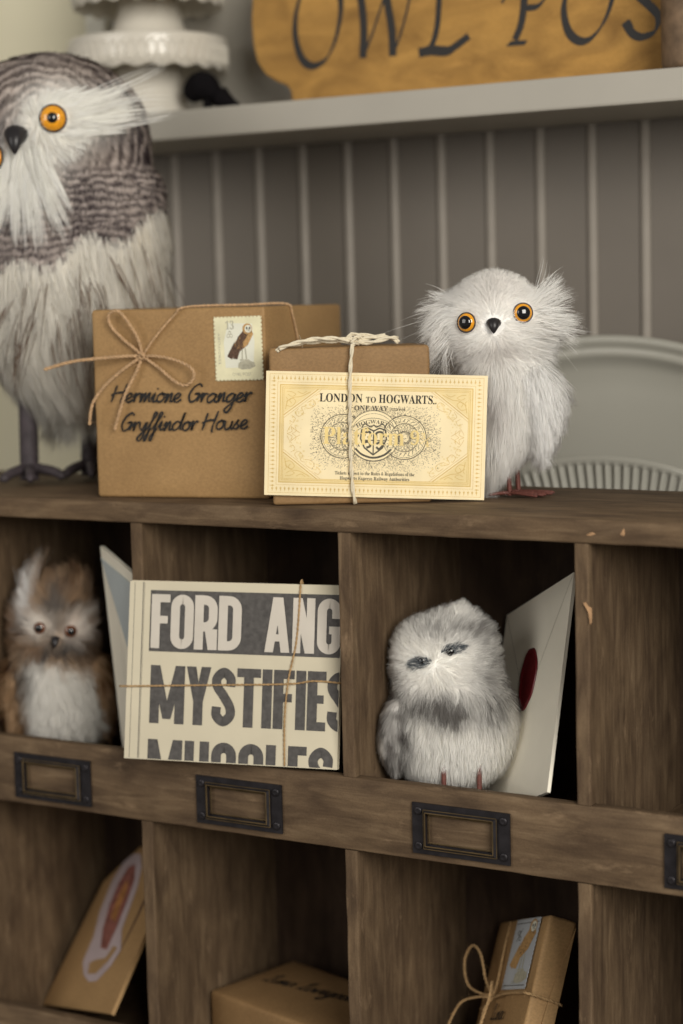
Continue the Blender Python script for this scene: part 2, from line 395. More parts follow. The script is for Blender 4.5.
from_bm('shelf', box_bm(-.40, 1.09, .22, HB-.0022, .2712, .2935, .002), 'shelf_paint', hutch)
from_bm('counter', box_bm(-.80, 1.12, -.12, HB+.012, -.4325, -.4025, .003), 'shelf_paint', hutch)
from_bm('side_panel', box_bm(1.1, 1.12, .20, HB+.012, -.4025, .85, .002), 'grey_paint', hutch)
from_bm('side_panel', box_bm(-.425, -.405, .325, HB+.012, -.4025, .85, .002), 'white_trim', hutch, label='off-white side edge of the hutch')
w = from_bm('wall_back', box_bm(-2.2, 2.2, .40, .45, -1.3, 1.4, 0), 'cream_wall'); w['kind'] = 'structure'
fl = from_bm('floor', box_bm(-2.2, 2.2, -2.6, .45, -1.35, -1.3, 0), 'wood_x'); fl['kind'] = 'structure'
from_bm('cupboard_base', box_bm(-.80, 1.12, -.09, HB+.012, -1.3, -.4325, .003), 'grey_paint', hutch)

# ------------------------------------------------------------------ the pigeonhole cabinet
cab = thing('pigeonhole_cabinet', 'weathered brown wooden pigeonhole cabinet with open cubbies and metal label holders', 'cabinet', (0, .08, -.4025))
XL, XR = XD(-3), XD(2)+DT
DEPTH = .155
from_bm('top_board', worn_board(XL-.006, XR+.006, -.0015, DEPTH+.009, 0, Z_TOP-.0003, .0004, .0014, 1, 60), 'wood_x', cab, True)
def divider(x, z0, lip, z1, seed):
    prof = [(0, z1), (0, lip), (.0088, lip), (.0088, z0), (DEPTH, z0), (DEPTH, z1)]
    bm = bmesh.new(); V_ = [[bm.verts.new((xx, y, z)) for y, z in prof] for xx in (x, x+DT)]
    bm.faces.new(V_[0][::-1]); bm.faces.new(V_[1])
    for i in range(6): bm.faces.new((V_[0][i], V_[0][(i+1) % 6], V_[1][(i+1) % 6], V_[1][i]))
    bmesh.ops.recalc_face_normals(bm, faces=bm.faces)
    es = [e for e in bm.edges if abs(e.verts[0].co.z-e.verts[1].co.z) > .1 and e.verts[0].co.y < .001 and e.verts[1].co.y < .001]
    r_ = bmesh.ops.subdivide_edges(bm, edges=es, cuts=26)
    es = [e for e in bm.edges if e.verts[0].co.y < .001 and e.verts[1].co.y < .001 and abs(e.verts[0].co.x-e.verts[1].co.x) < 1e-6]
    bmesh.ops.bevel(bm, geom=es, offset=.0011, segments=2, profile=.55, affect='EDGES')
    for v in bm.verts:
        if v.co.y < .004:
            q = v.co*45+Vector((seed, 0, seed)); v.co += Vector((noise.noise(q), noise.noise(q+Vector((9, 0, 0))), 0))*.0005
    return bm
for k in range(-3, 3):
    from_bm('divider', divider(XD(k), LIP1-.0474, LIP1+.0002, -.0001, 3+k), 'wood_z', cab)
    from_bm('divider', divider(XD(k), -.402, LIP2+.0002, LIP1-.0476, 13+k), 'wood_z', cab)
for k in range(-3, 2):
    x0, x1 = XD(k)+DT+.0003, XD(k+1)-.0003
    from_bm('cubby_floor', box_bm(x0, x1, .0090, DEPTH, FLOOR1-.009, FLOOR1, .0004), 'wood_y', cab)
    from_bm('cubby_floor', box_bm(x0, x1, .0090, DEPTH, -.4022, FLOOR2, .0004), 'wood_y', cab)
for z1 in (LIP1, LIP2):
    from_bm('front_rail', worn_board(XL-.002, XR+.002, -.0006, .0084, z1-.0472, z1, .0004, .0011, 5+z1*50, 60), 'wood_x', cab, True)
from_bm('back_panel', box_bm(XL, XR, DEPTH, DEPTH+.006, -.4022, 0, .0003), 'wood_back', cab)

for nm, quad in (('chip', [(583, 603), (586, 602), (588, 606), (592, 608), (592, 622), (590, 625), (588, 612)]), ('chip', [(620, 534.5), (624, 528), (625, 534), (624, 536)]), ('chip', [(586, 535), (592, 532), (596, 534), (590, 536)])):
    f_ = Frame((0, -.0016, 0), (1, 0, 0), (0, 0, 1)); d_ = Deco(); d_.poly([f_.uv(*p) for p in quad]); d_.build(nm, f_, 0, 'fresh_wood', cab, label='pale fresh chip in the wood edge')
def label_holder(cx):
    """cast metal card frame screwed to the rail"""
    x0, x1, z0, z1, y = cx-.0331, cx+.0331, -.1984, -.1662, -.0012
    bm = bmesh.new()
    # base plate with window: grid of cells around the hole, extruded
    hx0, hx1, hz0, hz1 = x0+.0095, x1-.0095, z0+.0065, z1-.0050
    def ringmesh(o, i, yo, yi, yb):
        """sloping ring from outer rect o at depth yo to inner rect i at depth yi, closed at the back yb"""
        def loop(r, yy): return [bm.verts.new((r[0], yy, r[2])), bm.verts.new((r[1], yy, r[2])), bm.verts.new((r[1], yy, r[3])), bm.verts.new((r[0], yy, r[3]))]
        A, B, Cc, D = loop(o, yb), loop(o, yo), loop(i, yi), loop(i, yb)
        for P, Q in ((A, B), (B, Cc), (Cc, D)):
            for k in range(4): bm.faces.new((P[k], P[(k+1) % 4], Q[(k+1) % 4], Q[k]))
    ringmesh((x0, x1, z0, z1), (hx0, hx1, hz0, hz1), y-.0014, y-.0014, y)
    bmesh.ops.bevel(bm, geom=[e for e in bm.edges if abs(e.verts[0].co.z-e.verts[1].co.z) < 1e-6 and abs(e.verts[0].co.x-e.verts[1].co.x) < 1e-6 and e.verts[0].co.x in (x0, x1)], offset=.002, segments=3, affect='EDGES')
    bmesh.ops.recalc_face_normals(bm, faces=bm.faces)
    plate = from_bm('label_holder', bm, 'dark_metal', cab, label='blackened metal label holder')
    bm = bmesh.new()
    ringmesh((hx0-.0012, hx1+.0012, hz0-.0028, hz1+.0012), (hx0+.0006, hx1-.0006, hz0-.0006, hz1-.0002), y-.0026, y-.0044, y-.001)
    bmesh.ops.recalc_face_normals(bm, faces=bm.faces)
    from_bm('raised_frame', bm, 'dark_metal', cab, parent=plate)
    V, F = [], []
    for a, b_, c, d, yy, r in ((hx0+.0006, hx1-.0006, hz0-.0006, hz1-.0002, y-.0044, .00045), (hx0+.0022, hx1-.0022, hz0+.0012, hz1-.002, y-.0016, .0004), (hx0-.0012, hx1+.0012, hz0-.0028, hz1+.0012, y-.0027, .0003)):
        lp = [(a, yy, c), (b_, yy, c), (b_, yy, d), (a, yy, d), (a, yy, c)]
        for p, q in zip(lp, lp[1:]): tube([Vector(p), Vector(q)], r, 6, V, F)
    from_lists('worn_edge', V, F, 'brass', cab, parent=plate, label='brass showing through on worn edges')
    for sx, sz in ((x0+.0042, z0+.005), (x0+.0042, z1-.005), (x1-.0042, z0+.005), (x1-.0042, z1-.005)):
        bm = bmesh.new(); n = 18
        rings = [(.0027, -.0012), (.0028, -.0018), (.0024, -.0024), (.0012, -.0027)]
        vs = [[bm.verts.new((sx+r*math.cos(2*PI*i/n), y+yy, sz+r*math.sin(2*PI*i/n))) for i in range(n)] for r, yy in rings]
        for a, b_ in zip(vs, vs[1:]):
            for i in range(n): bm.faces.new((a[i], a[(i+1) % n], b_[(i+1) % n], b_[i]))
        ctr = bm.verts.new((sx, y-.0019, sz))
        for i in range(n): bm.faces.new((vs[-1][i], vs[-1][(i+1) % n], ctr))
        # cross slot ridges
        s = from_bm('screw', bm, 'dark_metal', cab, True, parent=plate)
for k, dx in zip(range(-3, 2), (.050, .0530, .0480, .0503, .0552)): label_holder(XD(k)+dx+.0331)

# ------------------------------------------------------------------ paper parcels
def parcel(o, ux, uy, uz, w, d, h, mat, root, name='wrapping', amp=.0009, seed=0, bev=.0022):
    """o = front bottom left corner; ux right, uy away, uz up"""
    ux, uy, uz = [Vector(a).normalized() for a in (ux, uy, uz)]
    bm = bmesh.new(); bmesh.ops.create_cube(bm, size=1)
    for v in bm.verts: v.co = Vector(((v.co.x+.5)*w, (v.co.y+.5)*d, (v.co.z+.5)*h))
    bmesh.ops.bevel(bm, geom=bm.edges[:], offset=bev, segments=3, profile=.5, affect='EDGES')
    es = [e for e in bm.edges if e.calc_length() > .012]
    bmesh.ops.subdivide_edges(bm, edges=es, cuts=9, use_grid_fill=True)
    for v in bm.verts:
        q = v.co*28+Vector((seed, 0, seed)); m_ = amp*noise.noise(q)+amp*.5*noise.noise(q*3)
        c = v.co-Vector((w/2, d/2, h/2)); c = Vector((c.x/w, c.y/d, c.z/h)); ax = max(range(3), key=lambda a: abs(c[a]))
        dv = Vector((0, 0, 0)); dv[ax] = 1 if c[ax] > 0 else -1
        if v.co.z < .002: m_ = 0
        v.co += dv*m_*.6
    for v in bm.verts: v.co = Vector(o)+ux*v.co.x+uy*v.co.y+uz*v.co.z
    bmesh.ops.recalc_face_normals(bm, faces=bm.faces)
    return from_bm(name, bm, mat, root, True)

def owl_stamp(root, fr, w, h, kind=0):
    """perforated owl stamp; fr origin at its lower left corner"""
    D = Deco(); P = []
    nx, ny = 13, 16; r = .14*w/nx*2.4
    def side(x0, y0, x1, y1, n, ox, oy):
        for i in range(n):
            for k in range(6):
                t = (i+k/6)/n; a = max(0, math.sin(2*PI*t*n))*r
                P.append((x0+(x1-x0)*t+ox*a, y0+(y1-y0)*t+oy*a))
    side(0, 0, w, 0, nx, 0, 1); side(w, 0, w, h, ny, -1, 0); side(w, h, 0, h, nx, 0, -1); side(0, h, 0, 0, ny, 1, 0)
    V = [fr.p(x, y, .0003) for x, y in P]+[fr.p(x, y, .00005) for x, y in P]; n = len(P)
    F = [tuple(range(n))]+[(i, i+n, (i+1) % n+n, (i+1) % n) for i in range(n)]
    st = from_lists('stamp', V, F, 'stamp_paper' if kind == 0 else 'stamp_blue', root, label='perforated postage stamp printed with an owl')
    def part(nm, mat, fn, off):
        d = Deco(); fn(d)
        if kind and nm.startswith(('owl', 'wing', 'perch')): d.V = [((x-.5)*1.45+.47, (y-.5)*1.25+.5) for x, y in d.V]
        d.V = [(x*w, y*h) for x, y in d.V]; d.build(nm, fr, off, mat, root, parent=st)
    if kind == 0:
        part('picture_ground', 'stamp_white', lambda d: d.poly([(.22, .2), (.8, .2), (.84, .6), (.8, .88), (.3, .9), (.2, .6)]), .00036)
    def tail(d):
        d.poly([(.26, .38), (.36, .33), (.5, .52), (.42, .6)]); d.poly([(.38, .34), (.47, .33), (.55, .5), (.46, .55)])
        d.poly([(.40, .52), (.52, .45), (.70, .55), (.80, .72), (.76, .80), (.62, .78), (.5, .68)])
    def head(d):
        d.disc(.70, .80, .10, .085); 
    def face(d): d.disc(.715, .80, .07, .06)
    def eyes(d): d.disc(.69, .81, .018, .02, 10); d.disc(.75, .81, .018, .02, 10); d.poly([(.715, .79), (.735, .79), (.724, .755)])
    def breast(d): d.poly([(.62, .50), (.72, .58), (.82, .72), (.78, .78), (.70, .70), (.60, .58)])
    def perch(d):
        d.poly([(.48, .2), (.56, .17), (.74, .18), (.84, .22), (.82, .28), (.7, .31), (.55, .3), (.49, .27)])
    def legs(d): d.rib([(.58, .48), (.57, .33)], .025); d.rib([(.64, .5), (.66, .33)], .025); d.rib([(.52, .32), (.72, .315)], .02)
    def flecks(d):
        r2 = random.Random(4)
        for _ in range(70):
            x, y = r2.uniform(.42, .78), r2.uniform(.48, .78)
            if abs((y-.48)-(x-.42)*.75) < .12: d.rect(x, y, x+.014, y+.01)
    part('perch', 'stamp_grey', perch, .00039); part('owl_wing', 'stamp_brown' if kind == 0 else 'stamp_tan', tail, .00042); part('owl_head', 'stamp_tan', head, .00045)
    part('owl_face', 'stamp_white', face, .00048); part('owl_eyes', 'ink', eyes, .00051); part('owl_breast', 'stamp_tan', breast, .00045)
    part('owl_leg', 'stamp_grey', legs, .00045); part('wing_flecks', 'stamp_tan' if kind == 0 else 'stamp_brown', flecks, .00048)
    def num(d):
        if kind == 0:
            v, f, ww = text('13'); d.add((v, f), .25, .80, .17/ww*1.0, .13/.7)
            d.ring(.30, .70, .03, .025, .012, 16); d.ring(.36, .70, .03, .025, .012, 16); d.ring(.33, .745, .025, .025, .012, 16)
        else:
            d.ring(.22, .8, .05, .03, .014, 16); d.ring(.3, .72, .04, .03, .014, 16); d.rib([(.18, .68), (.34, .86)], .014); d.rect(.05, .05, .95, .062); d.rect(.05, .93, .95, .942)
    part('value', 'stamp_grey' if kind == 0 else 'grey_ink', num, .0004)
    def lines(d):
        v, f, ww = text('OWL POST', False); d.add((v, f), .36, .075, .40/ww, .07)
        v, f, ww = text('TERRITORY', False); d.add((v, f), .13, .25, .5/ww, .07, PI/2) if kind == 0 else None
    part('small_print', 'stamp_grey', lines, .0004)
    return st

# parcel with the bow (left, on the top board)
b1l, b1r = at(98, 497, 2, Z_TOP), at(270, 499.2, 2, Z_TOP)
ux1 = (b1r-b1l).normalized(); W1 = (b1r-b1l).length
uy1 = Vector((-ux1.y, ux1.x, 0)); H1 = .1265; D1 = .152
p1 = thing('twine_tied_parcel', 'large brown paper parcel with twine bow, stamp and handwritten address, left on the top board', 'parcel', b1l+ux1*W1/2+uy1*D1/2)
parcel(b1l, ux1, uy1, (0, 0, 1), W1, D1, H1, 'kraft', p1, seed=2)
f1 = Frame(b1l-uy1*.0009, ux1, (0, 0, 1))
def px1(u, v, off=0): a, b_ = f1.uv(u, v); return f1.p(a, b_, off)
so = f1.uv(216, 381)
a_, b_ = f1.uv(213, 317); sa = Vector((a_-so[0], b_-so[1])); st_h = sa.length
c_, d_ = f1.uv(264, 380); st_w = math.hypot(c_-so[0], d_-so[1])
tilt = math.atan2(d_-so[1], c_-so[0])
fs = Frame(f1.p(*so), f1.x*math.cos(tilt)+f1.y*math.sin(tilt), -f1.x*math.sin(tilt)+f1.y*math.cos(tilt))
owl_stamp(p1, fs, st_w, st_h)
D = Deco()
a = f1.uv(112, 402); b_ = f1.uv(250, 402); handwriting('Hermione Granger', D, *a, *b_, .0058, .00125)
a = f1.uv(120, 431); b_ = f1.uv(247, 429); handwriting('Gryffindor House', D, *a, *b_, .0058, .00125)
D.build('address', f1, .0003, 'ink', p1, label='black handwritten address')
V, F = [], []
K = px1(144, 356, .0022)
def P1(u, v, o=.0018): return px1(u, v, o)
# bow: two loops, two tails, the run over the top
strand([K, P1(141, 340, .004), P1(134, 325, .006), P1(123, 311, .007), P1(113, 314, .006), P1(113, 325, .004), P1(125, 339, .003), P1(136, 348, .003), K], .0011, V, F, fuzz=.25)
strand([K, P1(160, 356, .004), P1(180, 360, .006), P1(196, 368, .007), P1(197, 378, .006), P1(188, 385, .005), P1(176, 380, .004), P1(160, 367, .003), K], .0011, V, F, fuzz=.25)
strand([K, P1(128, 356, .005), P1(105, 358, .008), P1(80, 361, .012), P1(53, 369, .014)], .0012, V, F, fuzz=.3)
strand([K, P1(138, 372, .003), P1(127, 396, .004), P1(117, 430, .004)], .0011, V, F, fuzz=.3)
strand([K, P1(130, 366, .004), P1(112, 382, .006), P1(99, 402, .009), P1(96, 425, .010)], .0011, V, F, fuzz=.3)
Tz = Z_TOP+H1+.0012
tpt = lambda a, b: b1l+ux1*a+uy1*b+Vector((0, 0, H1+.0012))
strand([K, P1(153, 341, .0012), P1(165, 326, .0012), P1(176, 314, .0012), P1(181, 308.5, .0015), tpt(.075, .012), tpt(.10, .03), tpt(W1-.002, .045), b1l+ux1*(W1+.0012)+uy1*.048+Vector((0, 0, H1-.006)), b1l+ux1*(W1+.0012)+uy1*.06+Vector((0, 0, H1-.03)), b1l+ux1*(W1+.0012)+uy1*.075+Vector((0, 0, H1-.08))], .0008, V, F, fuzz=.2)
strand([K+f1.n*.002-f1.x*.002, K+f1.n*.003+f1.y*.0015, K+f1.n*.002+f1.x*.002, K-f1.y*.002+f1.n*.001, K+f1.n*.002-f1.x*.002], .001, V, F, n=5)
from_lists('twine_bow', V, F, 'twine', p1, True, label='jute twine bow')

# parcel behind the ticket
b2l, b2r = at(273, 505.5, 2, Z_TOP), at(432, 502, 2, Z_TOP)
ux2 = (b2r-b2l).normalized(); W2 = (b2r-b2l).length; uy2 = Vector((-ux2.y, ux2.x, 0)); H2 = .1000; D2 = .042
p2 = thing('string_tied_parcel', 'smaller brown paper parcel tied with cream cotton string, behind the printed ticket', 'parcel', b2l+ux2*W2/2+uy2*D2/2)
parcel(b2l, ux2, uy2, (0, 0, 1), W2, D2, H2, 'kraft2', p2, seed=8, amp=.0014)
f2 = Frame(b2l-uy2*.0028, ux2, (0, 0, 1))
def px2(u, v, off=0): a, b_ = f2.uv(u, v); return f2.p(a, b_, off)
# the paper ticket
TL, TR, BR, BL = [Vector(px2(*q)) for q in ((266, 370.5), (487, 376), (485, 500), (264.5, 495))]
tux = ((TR-TL)+(BR-BL)).normalized(); tuy = ((TL-BL)+(TR-BR)); tuy = (tuy-tux*tuy.dot(tux)).normalized()
TW = ((TR-TL).length+(BR-BL).length)/2; TH = ((TL-BL).length+(TR-BR).length)/2
tc_ = (TL+TR+BR+BL)/4; tk = Frame(tc_-tux*TW/2-tuy*TH/2, tux, tuy)
tick = thing('train_ticket', 'cream and gold printed paper ticket tied to the front of the smaller parcel', 'ticket', tc_-tuy*TH/2)
n_ = 24; V = []; F = []
for off in (0, -.0004):
    for j in range(2):
        for i in range(n_+1):
            V.append(tk.p(TW*i/n_, TH*j, off))
m_ = n_+1
for i in range(n_): F += [(i, i+1, m_+i+1, m_+i), (2*m_+i+1, 2*m_+i, 3*m_+i, 3*m_+i+1), (i+1, i, 2*m_+i, 2*m_+i+1), (m_+i, m_+i+1, 3*m_+i+1, 3*m_+i)]
F += [(0, m_, 3*m_, 2*m_), (m_-1, 3*m_-1, 4*m_-1, 2*m_-1)]
from_lists('ticket_paper', V, F, 'ticket_paper', tick)
mm = TW/222.0      # one unit = one photo pixel across the ticket (printed layout grid)
def tdeco(name, mat, off, fn, label=None):
    d = Deco(); fn(d); d.V = [(x*mm, TH-y*mm) for x, y in d.V]; d.F = [f[::-1] for f in d.F]
    d.build(name, tk, off, mat, tick, label=label)
Hh = TH/mm
def border(d):
    d.frame(14, 13, 208, Hh-13, 1.0); d.frame(16.5, 15.5, 205.5, Hh-15.5, .5); d.frame(18, 17, 204, Hh-17, .35)
    d.frame(3.6, 2.6, 218.4, Hh-2.6, .35); d.frame(11.6, 10.6, 210.4, Hh-10.6, .35)
    for i in range(50):
        x = 8+i*(206/49)
        for y, s in ((6.6, 1), (Hh-6.6, -1)):
            d.poly([(x-1.1, y+s*1.2), (x+1.1, y+s*1.2), (x, y-s*1.8)]); d.rect(x-.2, y-2.4, x+.2, y+2.4)
    for i in range(26):
        y = 10+i*((Hh-20)/25)
        for x, s in ((7.6, 1), (214.4, -1)):
            d.poly([(x+s*1.2, y-1.1), (x+s*1.2, y+1.1), (x-s*1.8, y)]); d.rect(x-2.4, y-.2, x+2.4, y+.2)
tdeco('gold_border', 'gold_print', .00006, border)
def wash(d):
    d.frame(14, 13, 208, Hh-13, 4.6)
    r = random.Random(9)
    for sx in (0, 1):
        for sy in (0, 1):
            X = (lambda x: 222-x) if sx else (lambda x: x); Y = (lambda y: Hh-y) if sy else (lambda y: y)
            d.poly([(X(a), Y(b)) for a, b in [(18.6, 17.6), (50, 17.6), (18.6, 42)]])
            for k in range(34):
                t = r.random(); a, b = 24+t*26+r.uniform(0, 9), 44-t*22+r.uniform(0, 8); d.disc(X(a), Y(b), r.uniform(.5, 1.5), r.uniform(.4, 1.2), 7)
            for k in range(12): d.disc(X(24+r.random()*12), Y(Hh/2-14+r.random()*10), r.uniform(.4, 1.2), r.uniform(.4, 1.1), 7)
tdeco('pale_gold_ground', 'gold_pale', .00003, wash)
def corners(d):
    for sx in (0, 1):
        for sy in (0, 1):
            X = (lambda x: 222-x) if sx else (lambda x: x); Y = (lambda y: Hh-y) if sy else (lambda y: y)
            def C2(pts, w): d.rib([(X(q.x), Y(q.y)) for q in catmull([Vector((a, b)) for a, b in pts], 5)], w)
            d.rib([(X(53), Y(17)), (X(18), Y(44))], 1.0); d.rib([(X(56), Y(17.5)), (X(18), Y(47))], .4)
            C2([(20, 38), (22, 30), (28, 26), (35, 25), (45, 20)], .6); C2([(20, 34), (26, 35), (30, 30), (27, 27), (24, 29), (26, 32)], .5)
            C2([(21, 20), (26, 20.5), (30, 23), (26, 25), (22, 23)], .5); C2([(32, 20), (37, 22), (41, 19.5)], .5); C2([(20, 26), (22, 28.5), (20.5, 31)], .45)
            C2([(33, 37), (30, 42), (34, 45), (38, 41), (36, 36), (41, 34)], .45); C2([(42, 31), (47, 28), (50, 32), (46, 36), (41, 37)], .45)
            C2([(26, 44), (30, 47), (28, 51), (24, 49)], .4); C2([(50, 24), (54, 22), (56, 26), (52, 30)], .4)
        X = (lambda x: 222-x) if sx else (lambda x: x)
        for s in (-1, 1):
            def C3(pts, w): d.rib([(X(q.x), Hh/2+s*q.y) for q in catmull([Vector((a, b)) for a, b in pts], 5)], w)
            C3([(22, 0), (27, 2.5), (26, 7), (30, 4), (35, 1)], .5); C3([(22, 2), (24, 6), (27, 10)], .4); C3([(27, 0), (31, 3), (30, 7)], .4)
tdeco('corner_ornament', 'gold_print', .00009, corners)
def cloud(d):
    r = random.Random(3)
    for _ in range(15000):
        t = r.random()*2*PI; q = r.gauss(0, .30)+.62; cx, cy = 110+math.cos(t)*q*72, 64+math.sin(t)*q*38
        if cy < 33 or cy > 99 or cx < 46 or cx > 176 or q < .1: continue
        if r.random() > 1.25-q*.75: continue
        L_ = r.uniform(.5, 1.7); dx, dy = math.cos(t), math.sin(t)*.8
        w_ = r.uniform(.18, .34)
        d.poly([(cx-dy*w_, cy+dx*w_), (cx+dy*w_, cy-dx*w_), (cx+dx*L_+dy*w_*.3, cy+dy*L_-dx*w_*.3), (cx+dx*L_-dy*w_*.3, cy+dy*L_+dx*w_*.3)])
tdeco('engraved_haze', 'grey_ink_pale', .00007, cloud)
tdeco('medallion_ground', 'ticket_paper', .00010, lambda d: (d.disc(78, 64, 22, 22, 36), d.disc(140, 64, 22, 22, 36)))
def rosette(d):
    for cx in (78, 140):
        for r_, w_ in ((22, .8), (20.2, .35), (14.5, .4), (6.5, .5)): d.ring(cx, 64, r_, r_, w_)
        for i in range(22):
            t = 2*PI*i/22; d.ring(cx+math.cos(t)*9.5, 64+math.sin(t)*9.5, 4.6, 4.6, .32, 14)
        for i in range(26):
            t = 2*PI*i/26; d.rib([(cx+math.cos(t)*15.5, 64+math.sin(t)*15.5), (cx+math.cos(t+.14)*18.8, 64+math.sin(t+.14)*18.8)], .5)
tdeco('medallion_rings', 'grey_ink', .00012, rosette)
tdeco('crest_ground', 'ticket_paper', .00014, lambda d: (d.disc(109, 63, 25.5, 25.5, 40)))
def crest(d):
    d.ring(109, 63, 25.5, 25.5, .6); d.ring(109, 63, 22.6, 22.6, .35)
    S = [(97, 55), (103, 53), (109, 56), (115, 53), (121, 55), (122, 64), (118, 73), (109, 80), (100, 73), (96, 64)]
    S = [(a, b+2) for a, b in S]; d.rib(S, 1.5, True); d.rect(108.4, 58, 109.6, 81); d.rib([(97, 67.5), (121, 67.5)], 1.1)
    def C4(pts, w): d.rib([(q.x, q.y+2*(q.y < 75)) for q in catmull([Vector((a, b)) for a, b in pts], 5)], w)
    C4([(99, 63), (101, 58), (105, 57), (106, 61), (103, 63)], 2.3); C4([(112, 63), (112, 58), (117, 57), (119, 61), (116, 62)], 2.1)
    C4([(99, 68), (104, 67), (106, 71), (102, 73)], 2.3); C4([(112, 69), (116, 67), (119, 69), (115, 74), (112, 72)], 2.1)
    C4([(97, 53), (100, 49), (106, 52), (109, 50), (112, 52), (118, 49), (121, 53)], 1.2)
    C4([(94, 60), (92, 66), (95, 72)], 1.1); C4([(124, 60), (126, 66), (123, 72)], 1.1)
    # banner under the shield and ribbon above it
    C4([(91, 76), (98, 82), (109, 85), (120, 82), (127, 76)], 2.0); C4([(90, 79), (98, 85.5), (109, 88), (120, 85.5), (128, 79)], .4)
    C4([(88, 53), (96, 46), (109, 43), (122, 46), (130, 53)], .5); C4([(90, 58), (98, 52.5), (109, 50.6), (120, 52.5), (128, 58)], .5)
    d.rib([(88, 53), (85, 57), (90, 58)], .5); d.rib([(130, 53), (133, 57), (128, 58)], .5)
    v, f, w = text('HOGWARTS'); n = 40
    for i, (x, y) in enumerate(v):       # bend the word along the ribbon
        pass
    vv = []
    for x, y in v:
        t = (x/w-.5)*1.15; R = 30; q = y*5.6; vv.append((109+math.sin(t)*(R+q), 80.5-math.cos(t)*(R+q)))
    b = len(d.V); d.V += vv; d.step(len(vv)); d.F += [tuple(b+i for i in ff) for ff in f]
tdeco('crest', 'grey_ink', .00017, crest, label='engraved crest of a quartered shield with a name ribbon')
def tword(d, s, x0, y0, wid, hgt, bold=True):
    v, f, w = text(s, bold); d.add((v, f), x0, y0, wid/w, -hgt/.69)
def heading(d):
    tword(d, 'LONDON', 54, 29.5, 43, 8.4); tword(d, 'TO', 100.5, 29.5, 10, 5.8); tword(d, 'HOGWARTS', 113.5, 29.5, 54, 8.4); d.disc(168.6, 29, .8, .8, 8); d.disc(170.6, 29, .7, .6, 8)
tdeco('heading', 'ink', .0002, heading, label='printed heading')
def sub(d):
    tword(d, 'for', 80.5, 37.2, 7, 4.0, False); tword(d, 'ONE WAY', 89, 37.6, 34, 5.0); tword(d, 'travel', 126, 37.2, 14, 3.8, False)
    tword(d, 'Tickets subject to the Rules & Regulations of the', 71, Hh-22.5, 80, 3.4); tword(d, 'Hogwarts Express Railway Authorities', 76, Hh-17.8+.4, 70, 3.4)
tdeco('small_print', 'grey_ink', .0002, sub)
def plat(d): tword(d, 'Platform', 58, 72, 82, 17.5); tword(d, '9', 146, 71, 9, 14); tword(d, '3', 157, 65, 4, 6); tword(d, '4', 161, 73, 4, 6); d.rib([(156, 70), (166, 63)], .7)
tdeco('gold_lettering', 'gold_foil', .00024, plat)
# string round parcel and ticket
V, F = [], []
S2 = lambda u, v, o: px2(u, v, o)
over = [b2l+ux2*(W2*.555)+uy2*(D2+.0012)+Vector((0, 0, z)) for z in (.004, .05, H2-.002)]
tp = lambda a, b, c=.0014: b2l+ux2*a+uy2*b+Vector((0, 0, H2+c))
front = [S2(352.5, 345, .0016), S2(351.8, 352, .0020), S2(350.5, 368, .0028), S2(350, 400, .0026), S2(350.5, 450, .0024), S2(353, 490, .0026), S2(355, 500, .0026), S2(355.5, 507, .0012)]
strand(over+[tp(W2*.56, D2*.6), tp(W2*.56, .006)]+front, .0013, V, F, pitch=.022, fuzz=.1)
kk = tp(W2*.55, .004, .003)
s = lambda a, b, c: kk+ux2*a+uy2*b+Vector((0, 0, c))
strand([kk, s(-.012, -.001, .0022), s(-.028, -.002, .002), s(-.042, -.004, -.001), s(-.051, -.006, -.004)], .0015, V, F, pitch=.022, fuzz=.15)
strand([kk, s(-.015, .003, .0005), s(-.03, .003, 0), s(-.045, 0, -.002), s(-.051, -.004, -.005)], .0015, V, F, pitch=.022, fuzz=.15)
strand([kk, s(.008, .0013, .002), s(.016, .002, .0025), s(.024, .0013, .001), s(.027, 0, -.002)], .0015, V, F, pitch=.022, fuzz=.2)
strand([kk, s(.007, -.001, -.001), s(.015, -.002, .0005), s(.022, -.001, .002), s(.026, .003, .001)], .0015, V, F, pitch=.022, fuzz=.2)
strand([s(-.003, -.003, -.001), s(0, -.001, .003), s(.004, .002, .001), s(.001, .003, -.001), s(-.003, -.003, -.001)], .0013, V, F, n=5)
strand([kk, s(-.006, 0, .004), s(.0, .003, .0045), s(.012, .002, .003), s(.02, .0013, .0035)], .0013, V, F, pitch=.022)
from_lists('string', V, F, 'white_string', p2, True, label='cream cotton string with loose ends')

# ------------------------------------------------------------------ newspaper bundle
NL, NR, NTL = at(124, 758, 1, -.028), at(340, 770, 1, .004), at(131, 581, 1, -.008)
nux = (NR-NL).normalized(); nuy = NTL-NL; nuy = (nuy-nux*nuy.dot(nux)); NH = nuy.length; nuy.normalize()
NW = .1475; nf = Frame(NL, nux, nuy)
news = thing('newspaper', 'folded newspaper with huge block headline, tied with thin twine, in the middle cubby', 'newspaper', NL+nux*NW/2)
V, F = [], []
for k in range(5):          # the folded layers
    o0, o1 = -.0009*k, -.0009*k-.00075; sh = .0006*((k*7) % 3-1) if k else 0; b = len(V)
    for off in (o0, o1):
        for x, y in ((sh, sh*.5), (NW+sh, sh*.5), (NW+sh, NH+sh), (sh, NH+sh)): V.append(nf.p(x, y, off))
    F += [(b, b+1, b+2, b+3), (b+7, b+6, b+5, b+4)]+[(b+(i+1) % 4, b+i, b+4+i, b+4+(i+1) % 4) for i in range(4)]
from_lists('folded_paper', V, F, 'newsprint', news)
S_ = .175
